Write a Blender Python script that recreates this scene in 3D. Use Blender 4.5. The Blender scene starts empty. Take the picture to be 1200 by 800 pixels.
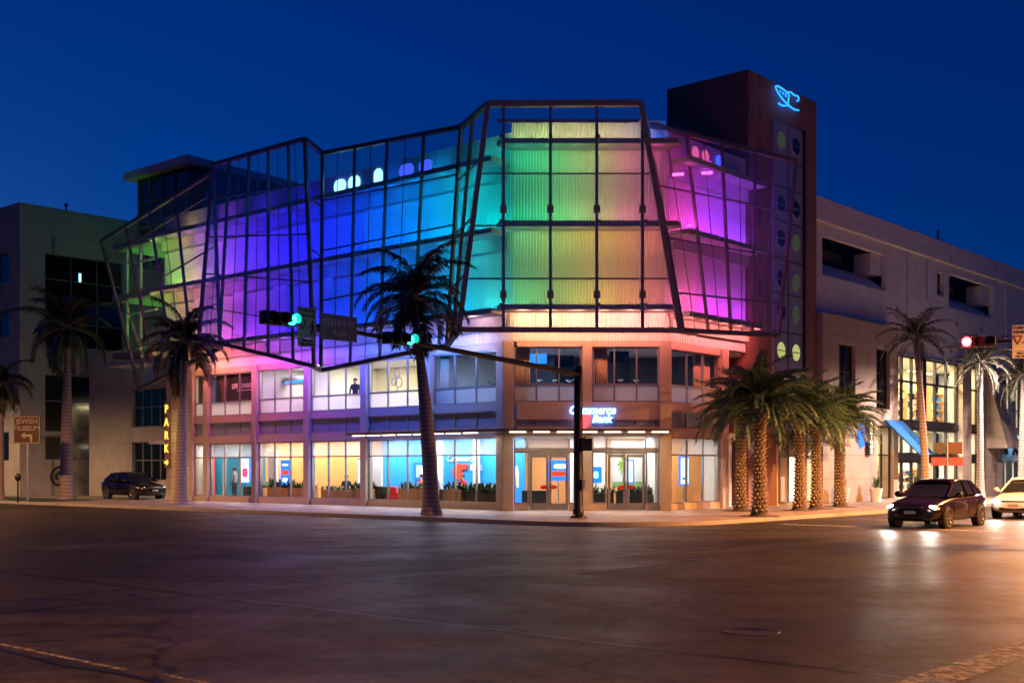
import bpy, bmesh, math, random
from mathutils import Vector, Matrix
R = math.radians
random.seed(11)
scene = bpy.context.scene
COL = scene.collection

# ------------------------------------------------------------------ camera
cam_d = bpy.data.cameras.new('camera'); cam = bpy.data.objects.new('camera', cam_d); COL.objects.link(cam)
cam.location = (0, 0, 1.75); cam.rotation_euler = (R(90), 0, 0)
cam_d.sensor_width = 36; cam_d.lens = 42.0; cam_d.shift_y = 0.1233; cam_d.clip_end = 2000; cam_d.clip_start = .1
scene.camera = cam
# ------------------------------------------------------------------ dusk sky
world = bpy.data.worlds.new('World'); scene.world = world; world.use_nodes = True
wn = world.node_tree.nodes; wl_ = world.node_tree.links
bg = wn['Background']
sky = wn.new('ShaderNodeTexSky'); sky.sky_type = 'NISHITA'; sky.sun_disc = False
sky.sun_elevation = R(2.2); sky.sun_rotation = R(-29); sky.ozone_density = 10.0; sky.dust_density = 0.35; sky.air_density = 1.0
tint = wn.new('ShaderNodeMix'); tint.data_type = 'RGBA'; tint.blend_type = 'MULTIPLY'; tint.inputs[0].default_value = 1
tint.inputs[7].default_value = (.8, .95, 1.0, 1)
wl_.new(sky.outputs[0], tint.inputs[6]); wl_.new(tint.outputs[2], bg.inputs[0])
bg.inputs[1].default_value = 0.13
# faint afterglow where the sun went down, far to the left behind the buildings
sd = bpy.data.lights.new('sun', 'SUN'); sd.energy = 0.01; sd.angle = R(10); sd.color = (.75, .8, 1)
sun = bpy.data.objects.new('sun', sd); COL.objects.link(sun)
sun.rotation_euler = (R(-88), 0, R(42))
vs = scene.view_settings
vs.view_transform = 'Standard'; vs.look = 'None'; vs.gamma = 1; vs.exposure = 0; vs.use_curve_mapping = False
scene.cycles.max_bounces = 8; scene.cycles.transparent_max_bounces = 24; scene.cycles.diffuse_bounces = 3
scene.cycles.glossy_bounces = 4; scene.cycles.sample_clamp_indirect = 4; scene.cycles.use_light_tree = True
scene.cycles.caustics_reflective = False; scene.cycles.caustics_refractive = False
try:
    scene.cycles.use_denoising = True
except Exception: pass

# ------------------------------------------------------------------ helpers
def wloc(o):
    v = Vector((0, 0, 0))
    while o is not None: v += o.location; o = o.parent
    return v
def tag(o, label=None, cat=None, group=None, kind=None):
    if label: o['label'] = label
    if cat: o['category'] = cat
    if group: o['group'] = group
    if kind: o['kind'] = kind
    return o
def thing(name, label, cat, loc=(0, 0, 0), group=None):
    o = bpy.data.objects.new(name, None); COL.objects.link(o); o.location = loc
    o.empty_display_size = .3
    return tag(o, label, cat, group)
def copy_tree(o, parent=None):
    c = o.copy(); COL.objects.link(c); c.parent = parent
    for ch in list(o.children): copy_tree(ch, c)
    return c
class MB:
    def __init__(s): s.v = []; s.f = []; s.mi = []; s.sm = []
    def add(s, vs, fs, mi=0, sm=False):
        b = len(s.v); s.v += [Vector(v) for v in vs]
        for f in fs: s.f.append([b + i for i in f]); s.mi.append(mi); s.sm.append(sm)
    def quad(s, a, b, c, d, mi=0): s.add([a, b, c, d], [(0, 1, 2, 3)], mi)
    def poly(s, pts, mi=0): s.add(pts, [list(range(len(pts)))], mi)
    def hexa(s, p, mi=0):   # p: 4 bottom + 4 top, same winding
        s.add(p, [(3, 2, 1, 0), (4, 5, 6, 7), (0, 1, 5, 4), (1, 2, 6, 5), (2, 3, 7, 6), (3, 0, 4, 7)], mi)
    def box(s, x0, x1, y0, y1, z0, z1, mi=0):
        s.hexa([(x0, y0, z0), (x1, y0, z0), (x1, y1, z0), (x0, y1, z0), (x0, y0, z1), (x1, y0, z1), (x1, y1, z1), (x0, y1, z1)], mi)
    def fbox(s, F, u0, u1, n0, n1, z0, z1, mi=0):
        s.hexa([F.p(u0, n0, z0), F.p(u1, n0, z0), F.p(u1, n1, z0), F.p(u0, n1, z0), F.p(u0, n0, z1), F.p(u1, n0, z1), F.p(u1, n1, z1), F.p(u0, n1, z1)], mi)
    def prism(s, pts, z0, z1, mi=0):
        n = len(pts)
        s.add([(p[0], p[1], z0) for p in pts] + [(p[0], p[1], z1) for p in pts],
              [list(range(n - 1, -1, -1)), list(range(n, 2 * n))] + [(i, (i + 1) % n, n + (i + 1) % n, n + i) for i in range(n)], mi)
    def extr(s, pts, d, mi=0):  # planar outline pushed by d
        n = len(pts); d = Vector(d); pts = [Vector(p) for p in pts]
        s.add(pts + [p + d for p in pts], [list(range(n - 1, -1, -1)), list(range(n, 2 * n))] + [(i, (i + 1) % n, n + (i + 1) % n, n + i) for i in range(n)], mi)
    def bar(s, p, q, w, d, nrm, mi=0):
        p = Vector(p); q = Vector(q); t = (q - p).normalized(); n = Vector(nrm); n = (n - n.dot(t) * t).normalized(); b = t.cross(n)
        a = b * w / 2; c = n * d / 2
        s.hexa([p - a - c, p + a - c, p + a + c, p - a + c, q - a - c, q + a - c, q + a + c, q - a + c], mi)
    def tube(s, pts, rad, seg=8, mi=0, cap=True, sm=True):
        pts = [Vector(p) for p in pts]; n = len(pts)
        if not hasattr(rad, '__len__'): rad = [rad] * n
        vs = []; ref = Vector((.13, .21, .97))
        for i, p in enumerate(pts):
            t = (pts[min(i + 1, n - 1)] - pts[max(i - 1, 0)]).normalized()
            if abs(t.dot(ref)) > .95 and n == 2: ref = Vector((1, .1, 0))
            a = t.cross(ref)
            if a.length < 1e-3: a = t.cross(Vector((1, 0, 0)))
            a.normalize(); b = t.cross(a)
            for k in range(seg):
                an = 2 * math.pi * k / seg
                vs.append(p + (a * math.cos(an) + b * math.sin(an)) * rad[i])
        fs = [(i * seg + k, i * seg + (k + 1) % seg, (i + 1) * seg + (k + 1) % seg, (i + 1) * seg + k) for i in range(n - 1) for k in range(seg)]
        s.add(vs, fs, mi, sm)
        if cap:
            s.add(vs[:seg], [list(range(seg - 1, -1, -1))], mi); s.add(vs[-seg:], [list(range(seg))], mi)
    def lathe(s, c, prof, seg=16, ax=(0, 0, 1), mi=0, sm=True):  # prof: (r, h)
        ax = Vector(ax).normalized(); a = ax.orthogonal().normalized(); b = ax.cross(a); c = Vector(c)
        vs = [c + ax * h + (a * math.cos(2 * math.pi * k / seg) + b * math.sin(2 * math.pi * k / seg)) * r for r, h in prof for k in range(seg)]
        n = len(prof)
        s.add(vs, [(i * seg + k, i * seg + (k + 1) % seg, (i + 1) * seg + (k + 1) % seg, (i + 1) * seg + k) for i in range(n - 1) for k in range(seg)], mi, sm)
        s.add(vs[:seg], [list(range(seg - 1, -1, -1))], mi); s.add(vs[-seg:], [list(range(seg))], mi)
    def ball(s, c, r, seg=10, rings=6, sc=(1, 1, 1), mi=0):
        c = Vector(c); vs = []; fs = []
        for i in range(rings + 1):
            th = math.pi * i / rings
            for k in range(seg):
                ph = 2 * math.pi * k / seg
                vs.append(c + Vector((r * sc[0] * math.sin(th) * math.cos(ph), r * sc[1] * math.sin(th) * math.sin(ph), r * sc[2] * math.cos(th))))
        for i in range(rings):
            for k in range(seg): fs.append((i * seg + k, (i + 1) * seg + k, (i + 1) * seg + (k + 1) % seg, i * seg + (k + 1) % seg))
        s.add(vs, fs, mi, True)
    def build(s, name, mats, parent=None, bevel=0, label=None):
        if not isinstance(mats, (list, tuple)): mats = [mats]
        if parent is not None: o = wloc(parent)
        else:
            xs = [v.x for v in s.v]; ys = [v.y for v in s.v]; zs = [v.z for v in s.v]
            o = Vector(((min(xs) + max(xs)) / 2, (min(ys) + max(ys)) / 2, min(zs)))
        me = bpy.data.meshes.new(name)
        me.from_pydata([tuple(v - o) for v in s.v], [], s.f)
        for m in mats: me.materials.append(m)
        me.polygons.foreach_set('material_index', s.mi); me.polygons.foreach_set('use_smooth', s.sm)
        me.update()
        ob = bpy.data.objects.new(name, me); COL.objects.link(ob)
        if parent is not None: ob.parent = parent
        else: ob.location = o
        if bevel:
            b = ob.modifiers.new('bevel', 'BEVEL'); b.width = bevel; b.segments = 2; b.limit_method = 'ANGLE'; b.angle_limit = R(40)
        if label: ob['label'] = label
        return ob
class Fr:
    def __init__(s, P, u, n): s.P = Vector((P[0], P[1], 0)); s.u = Vector((u[0], u[1], 0)); s.n = Vector((n[0], n[1], 0))
    def p(s, u, n, z): return s.P + s.u * u + s.n * n + Vector((0, 0, z))
UP = Vector((0, 0, 1))
def text(s, name, size, pos, right, mat, parent, up=UP, extrude=.012, shear=0, align='CENTER', off=0, sx=1):
    c = bpy.data.curves.new(name, 'FONT'); c.body = s; c.size = size; c.extrude = extrude; c.shear = shear; c.align_x = align; c.align_y = 'CENTER'; c.offset = off
    c.resolution_u = 3
    o = bpy.data.objects.new(name, c); COL.objects.link(o); c.materials.append(mat)
    r = Vector(right).normalized(); u = Vector(up).normalized(); n = r.cross(u)
    o.rotation_euler = Matrix((r, u, n)).transposed().to_euler()
    bpy.context.view_layer.update()
    me = bpy.data.meshes.new_from_object(o); rot = o.rotation_euler.copy(); bpy.data.objects.remove(o); bpy.data.curves.remove(c)
    me.name = name; o = bpy.data.objects.new(name, me); COL.objects.link(o); o.rotation_euler = rot
    o.scale = (sx, 1, 1)
    if parent is not None: o.parent = parent; o.location = Vector(pos) - wloc(parent)
    else: o.location = pos
    return o
def lamp(kind, name, loc, energy, color, d=None, size=.3, size_y=None, spread=None, angle=None, blend=.5, parent=None):
    l = bpy.data.lights.new(name, kind); l.energy = energy; l.color = color
    if kind == 'AREA':
        l.shape = 'RECTANGLE'; l.size = size; l.size_y = size_y or size
        if spread: l.spread = R(spread)
    elif kind == 'SPOT': l.spot_size = R(angle or 90); l.spot_blend = blend; l.shadow_soft_size = size
    else: l.shadow_soft_size = size
    o = bpy.data.objects.new(name, l); COL.objects.link(o)
    o.location = loc
    if parent is not None: o.parent = parent; o.location = Vector(loc) - wloc(parent)
    if d is not None: o.rotation_euler = Vector(d).to_track_quat('-Z', 'Y').to_euler()
    return o
# ------------------------------------------------------------------ materials
def _nt(name):
    m = bpy.data.materials.new(name); m.use_nodes = True
    return m, m.node_tree.nodes, m.node_tree.links, m.node_tree.nodes['Principled BSDF']
def pm(name, col, rough=.6, metal=0, var=.18, vs=2.5, bump=0, bs=40, spec=.5, coat=0, rv=.1):
    m, n, l, b = _nt(name)
    tc = n.new('ShaderNodeTexCoord'); no = n.new('ShaderNodeTexNoise'); no.inputs['Scale'].default_value = vs; no.inputs['Detail'].default_value = 6
    l.new(tc.outputs['Object'], no.inputs['Vector'])
    mx = n.new('ShaderNodeMix'); mx.data_type = 'RGBA'
    mx.inputs[6].default_value = tuple(c * (1 - var) for c in col) + (1,); mx.inputs[7].default_value = tuple(min(1, c * (1 + var)) for c in col) + (1,)
    l.new(no.outputs[0], mx.inputs[0]); l.new(mx.outputs[2], b.inputs['Base Color'])
    mr = n.new('ShaderNodeMapRange'); mr.inputs[3].default_value = max(.02, rough - rv); mr.inputs[4].default_value = min(1, rough + rv)
    l.new(no.outputs[0], mr.inputs[0]); l.new(mr.outputs[0], b.inputs['Roughness'])
    b.inputs['Metallic'].default_value = metal; b.inputs['Specular IOR Level'].default_value = spec; b.inputs['Coat Weight'].default_value = coat
    if bump:
        n2 = n.new('ShaderNodeTexNoise'); n2.inputs['Scale'].default_value = bs; n2.inputs['Detail'].default_value = 5
        l.new(tc.outputs['Object'], n2.inputs['Vector'])
        bp = n.new('ShaderNodeBump'); bp.inputs['Strength'].default_value = bump; bp.inputs['Distance'].default_value = .02
        l.new(n2.outputs[0], bp.inputs['Height']); l.new(bp.outputs[0], b.inputs['Normal'])
    return m
def em(name, col, st):
    m, n, l, b = _nt(name)
    b.inputs['Base Color'].default_value = tuple(c * .12 for c in col) + (1,)
    b.inputs['Emission Color'].default_value = tuple(col) + (1,); b.inputs['Emission Strength'].default_value = st
    return m
def glass(name, tintc=(.93, .96, .97), ior=1.45, rough=.01, boost=1.0, haze=0, tr=.4):
    m, n, l, b = _nt(name); out = n['Material Output']; n.remove(b)
    t = n.new('ShaderNodeBsdfTransparent'); t.inputs[0].default_value = tuple(tintc) + (1,)
    g = n.new('ShaderNodeBsdfGlossy'); g.inputs['Roughness'].default_value = rough; g.inputs[0].default_value = (.9, .95, 1, 1)
    # Schlick reflectance of a thin pane, the same from both sides
    ge = n.new('ShaderNodeNewGeometry'); dp = n.new('ShaderNodeVectorMath'); dp.operation = 'DOT_PRODUCT'; l.new(ge.outputs['Incoming'], dp.inputs[0]); l.new(ge.outputs['Normal'], dp.inputs[1])
    ab = n.new('ShaderNodeMath'); ab.operation = 'ABSOLUTE'; l.new(dp.outputs['Value'], ab.inputs[0])
    om = n.new('ShaderNodeMath'); om.operation = 'SUBTRACT'; om.inputs[0].default_value = 1; l.new(ab.outputs[0], om.inputs[1]); om.use_clamp = True
    pw = n.new('ShaderNodeMath'); pw.operation = 'POWER'; pw.inputs[1].default_value = 5; l.new(om.outputs[0], pw.inputs[0])
    f0 = 2 * ((ior - 1) / (ior + 1)) ** 2
    mu = n.new('ShaderNodeMath'); mu.operation = 'MULTIPLY_ADD'; mu.inputs[1].default_value = (1 - f0) * boost; mu.inputs[2].default_value = f0 * boost; mu.use_clamp = True; l.new(pw.outputs[0], mu.inputs[0])
    mx = n.new('ShaderNodeMixShader'); l.new(mu.outputs[0], mx.inputs[0]); l.new(t.outputs[0], mx.inputs[1]); l.new(g.outputs[0], mx.inputs[2])
    sh = mx.outputs[0]
    if haze:
        d = n.new('ShaderNodeBsdfTranslucent'); d.inputs[0].default_value = (.9, .92, .95, 1)
        d2 = n.new('ShaderNodeBsdfDiffuse'); d2.inputs[0].default_value = (.85, .87, .9, 1)
        ad = n.new('ShaderNodeMixShader'); ad.inputs[0].default_value = tr; l.new(d.outputs[0], ad.inputs[1]); l.new(d2.outputs[0], ad.inputs[2])
        m2 = n.new('ShaderNodeMixShader'); m2.inputs[0].default_value = haze; l.new(sh, m2.inputs[1]); l.new(ad.outputs[0], m2.inputs[2]); sh = m2.outputs[0]
    l.new(sh, out.inputs[0])
    return m
def stone(name, col, sx, sz, mortar=.02, var=.12, rough=.7):   # coursed slabs in the wall's own u / z coordinates
    m, n, l, b = _nt(name)
    tc = n.new('ShaderNodeTexCoord'); sep = n.new('ShaderNodeSeparateXYZ'); l.new(tc.outputs['Object'], sep.inputs[0])
    dt = n.new('ShaderNodeMath'); dt.operation = 'SUBTRACT'; l.new(sep.outputs[0], dt.inputs[0]); l.new(sep.outputs[1], dt.inputs[1])
    cb = n.new('ShaderNodeCombineXYZ'); l.new(dt.outputs[0], cb.inputs[0]); l.new(sep.outputs[2], cb.inputs[1])
    br = n.new('ShaderNodeTexBrick'); br.inputs['Scale'].default_value = 1; br.inputs['Brick Width'].default_value = sx; br.inputs['Row Height'].default_value = sz
    br.inputs['Mortar Size'].default_value = mortar; br.inputs['Bias'].default_value = 0
    br.inputs['Color1'].default_value = tuple(c * (1 - var) for c in col) + (1,); br.inputs['Color2'].default_value = tuple(c * (1 + var) for c in col) + (1,)
    br.inputs['Mortar'].default_value = tuple(c * .55 for c in col) + (1,)
    l.new(cb.outputs[0], br.inputs['Vector'])
    no = n.new('ShaderNodeTexNoise'); no.inputs['Scale'].default_value = 1.3; no.inputs['Detail'].default_value = 8; l.new(tc.outputs['Object'], no.inputs['Vector'])
    mr = n.new('ShaderNodeMapRange'); mr.inputs[3].default_value = .7; mr.inputs[4].default_value = 1.25; l.new(no.outputs[0], mr.inputs[0])
    mx = n.new('ShaderNodeMix'); mx.data_type = 'RGBA'; mx.blend_type = 'MULTIPLY'; mx.inputs[0].default_value = 1
    l.new(br.outputs[0], mx.inputs[6]); l.new(mr.outputs[0], mx.inputs[7]); l.new(mx.outputs[2], b.inputs['Base Color'])
    b.inputs['Roughness'].default_value = rough
    return m
def asphalt():
    m, n, l, b = _nt('asphalt')
    tc = n.new('ShaderNodeTexCoord')
    def noise(sc, det=6, rgh=.6, vec=None):
        t = n.new('ShaderNodeTexNoise'); t.inputs['Scale'].default_value = sc; t.inputs['Detail'].default_value = det; t.inputs['Roughness'].default_value = rgh
        l.new(vec or tc.outputs['Object'], t.inputs['Vector']); return t
    big = noise(.16, 6); mid = noise(.35, 10, .7); fine = noise(38, 4, .8)
    # tyre lanes: noise stretched along the street
    mp = n.new('ShaderNodeMapping'); mp.inputs['Rotation'].default_value = (0, 0, R(41.2)); mp.inputs['Scale'].default_value = (.06, .9, 1)
    l.new(tc.outputs['Object'], mp.inputs[0]); lane = noise(1.0, 4, .5, mp.outputs[0])
    cr = n.new('ShaderNodeValToRGB'); e = cr.color_ramp.elements
    e[0].position = .3; e[0].color = (.009, .0075, .006, 1); e[1].position = .68; e[1].color = (.055, .042, .031, 1)
    ad = n.new('ShaderNodeMath'); ad.operation = 'ADD'; l.new(big.outputs[0], ad.inputs[0]); l.new(lane.outputs[0], ad.inputs[1])
    av = n.new('ShaderNodeMath'); av.operation = 'MULTIPLY'; av.inputs[1].default_value = .5; l.new(ad.outputs[0], av.inputs[0])
    l.new(av.outputs[0], cr.inputs[0])
    # aggregate speckle
    sp = n.new('ShaderNodeMapRange'); sp.inputs[1].default_value = .34; sp.inputs[2].default_value = .66; sp.inputs[3].default_value = .15; sp.inputs[4].default_value = 2.3; g2 = noise(13, 5, .85); ga = n.new('ShaderNodeMath'); ga.operation = 'ADD'; l.new(fine.outputs[0], ga.inputs[0]); l.new(g2.outputs[0], ga.inputs[1])
    gm = n.new('ShaderNodeMath'); gm.operation = 'MULTIPLY'; gm.inputs[1].default_value = .5; l.new(ga.outputs[0], gm.inputs[0]); l.new(gm.outputs[0], sp.inputs[0])
    mx = n.new('ShaderNodeMix'); mx.data_type = 'RGBA'; mx.blend_type = 'MULTIPLY'; mx.inputs[0].default_value = 1
    l.new(cr.outputs[0], mx.inputs[6]); l.new(sp.outputs[0], mx.inputs[7])
    st = noise(2.2, 12, .82); sm_ = n.new('ShaderNodeMapRange'); sm_.inputs[1].default_value = .36; sm_.inputs[2].default_value = .64; sm_.inputs[3].default_value = .35; sm_.inputs[4].default_value = 1.75; l.new(st.outputs[0], sm_.inputs[0])
    mz = n.new('ShaderNodeMix'); mz.data_type = 'RGBA'; mz.blend_type = 'MULTIPLY'; mz.inputs[0].default_value = 1; l.new(mx.outputs[2], mz.inputs[6]); l.new(sm_.outputs[0], mz.inputs[7]); mx = mz
    # cracks
    dn = noise(.7, 5); va = n.new('ShaderNodeVectorMath'); va.operation = 'MULTIPLY_ADD'; va.inputs[1].default_value = (1.4, 1.4, 0)
    l.new(dn.outputs['Color'], va.inputs[0]); l.new(tc.outputs['Object'], va.inputs[2])
    vo = n.new('ShaderNodeTexVoronoi'); vo.feature = 'DISTANCE_TO_EDGE'; vo.inputs['Scale'].default_value = .2; l.new(va.outputs[0], vo.inputs['Vector'])
    ck = n.new('ShaderNodeMapRange'); ck.inputs[1].default_value = 0; ck.inputs[2].default_value = .009; ck.inputs[3].default_value = .2; ck.inputs[4].default_value = 1; l.new(vo.outputs[0], ck.inputs[0])
    m2 = n.new('ShaderNodeMix'); m2.data_type = 'RGBA'; m2.blend_type = 'MULTIPLY'; m2.inputs[0].default_value = 1
    l.new(mx.outputs[2], m2.inputs[6]); l.new(ck.outputs[0], m2.inputs[7]); l.new(m2.outputs[2], b.inputs['Base Color'])
    rr = n.new('ShaderNodeMapRange'); rr.inputs[1].default_value = .3; rr.inputs[2].default_value = .7; rr.inputs[3].default_value = .34; rr.inputs[4].default_value = .62; l.new(mid.outputs[0], rr.inputs[0]); l.new(rr.outputs[0], b.inputs['Roughness'])
    bp = n.new('ShaderNodeBump'); bp.inputs['Strength'].default_value = .8; bp.inputs['Distance'].default_value = .008; l.new(gm.outputs[0], bp.inputs['Height']); l.new(bp.outputs[0], b.inputs['Normal'])
    b.inputs['Specular IOR Level'].default_value = .14
    return m
def pavers(name, col, size, var=.15, rough=.5):
    m, n, l, b = _nt(name)
    tc = n.new('ShaderNodeTexCoord'); mp = n.new('ShaderNodeMapping'); mp.inputs['Rotation'].default_value = (0, 0, R(41.2)); l.new(tc.outputs['Object'], mp.inputs[0])
    br = n.new('ShaderNodeTexBrick'); br.offset = 0; br.inputs['Scale'].default_value = 1; br.inputs['Brick Width'].default_value = size; br.inputs['Row Height'].default_value = size
    br.inputs['Mortar Size'].default_value = .014; br.inputs['Color1'].default_value = tuple(c * (1 - var) for c in col) + (1,); br.inputs['Color2'].default_value = tuple(c * (1 + var) for c in col) + (1,)
    br.inputs['Mortar'].default_value = tuple(c * .45 for c in col) + (1,); l.new(mp.outputs[0], br.inputs['Vector'])
    no = n.new('ShaderNodeTexNoise'); no.inputs['Scale'].default_value = .9; no.inputs['Detail'].default_value = 9; l.new(tc.outputs['Object'], no.inputs['Vector'])
    mr = n.new('ShaderNodeMapRange'); mr.inputs[1].default_value = .3; mr.inputs[2].default_value = .7; mr.inputs[3].default_value = .55; mr.inputs[4].default_value = 1.2; l.new(no.outputs[0], mr.inputs[0])
    mx = n.new('ShaderNodeMix'); mx.data_type = 'RGBA'; mx.blend_type = 'MULTIPLY'; mx.inputs[0].default_value = 1
    l.new(br.outputs[0], mx.inputs[6]); l.new(mr.outputs[0], mx.inputs[7]); l.new(mx.outputs[2], b.inputs['Base Color'])
    b.inputs['Roughness'].default_value = rough
    return m
def wood(name, c1, c2):
    m, n, l, b = _nt(name)
    tc = n.new('ShaderNodeTexCoord'); mp = n.new('ShaderNodeMapping'); mp.inputs['Scale'].default_value = (3, 3, .25); l.new(tc.outputs['Object'], mp.inputs[0])
    no = n.new('ShaderNodeTexNoise'); no.inputs['Scale'].default_value = 4; no.inputs['Detail'].default_value = 7; no.inputs['Distortion'].default_value = 1.2; l.new(mp.outputs[0], no.inputs['Vector'])
    mx = n.new('ShaderNodeMix'); mx.data_type = 'RGBA'; mx.inputs[6].default_value = c1 + (1,); mx.inputs[7].default_value = c2 + (1,)
    l.new(no.outputs[0], mx.inputs[0]); l.new(mx.outputs[2], b.inputs['Base Color']); b.inputs['Roughness'].default_value = .45
    return m
def ringed(name, col):
    m = pm(name, col, .85, var=.35, vs=9, bump=.6, bs=20); n = m.node_tree.nodes; l = m.node_tree.links; b = n['Principled BSDF']
    tc = n.new('ShaderNodeTexCoord'); wv = n.new('ShaderNodeTexWave'); wv.bands_direction = 'Z'; wv.inputs['Scale'].default_value = 1.9; wv.inputs['Distortion'].default_value = 2.2; wv.inputs['Detail'].default_value = 4; wv.inputs['Detail Scale'].default_value = 2
    l.new(tc.outputs['Object'], wv.inputs[0]); mr = n.new('ShaderNodeMapRange'); mr.inputs[1].default_value = .1; mr.inputs[2].default_value = .7; mr.inputs[3].default_value = .72; mr.inputs[4].default_value = 1.1; l.new(wv.outputs[1], mr.inputs[0])
    src = b.inputs['Base Color'].links[0].from_socket; mx = n.new('ShaderNodeMix'); mx.data_type = 'RGBA'; mx.blend_type = 'MULTIPLY'; mx.inputs[0].default_value = 1
    l.new(src, mx.inputs[6]); l.new(mr.outputs[0], mx.inputs[7]); l.new(mx.outputs[2], b.inputs['Base Color'])
    return m
def worn_paint(name, col):
    m, n, l, b = _nt(name); out = n['Material Output']
    tc = n.new('ShaderNodeTexCoord'); no = n.new('ShaderNodeTexNoise'); no.inputs['Scale'].default_value = 7; no.inputs['Detail'].default_value = 9; no.inputs['Roughness'].default_value = .75; l.new(tc.outputs['Object'], no.inputs['Vector'])
    b.inputs['Base Color'].default_value = col + (1,); b.inputs['Roughness'].default_value = .65
    mr = n.new('ShaderNodeMapRange'); mr.inputs[1].default_value = .42; mr.inputs[2].default_value = .56; l.new(no.outputs[0], mr.inputs[0])
    t = n.new('ShaderNodeBsdfTransparent'); mx = n.new('ShaderNodeMixShader'); l.new(mr.outputs[0], mx.inputs[0]); l.new(t.outputs[0], mx.inputs[1]); l.new(b.outputs[0], mx.inputs[2]); l.new(mx.outputs[0], out.inputs[0])
    return m
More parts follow.
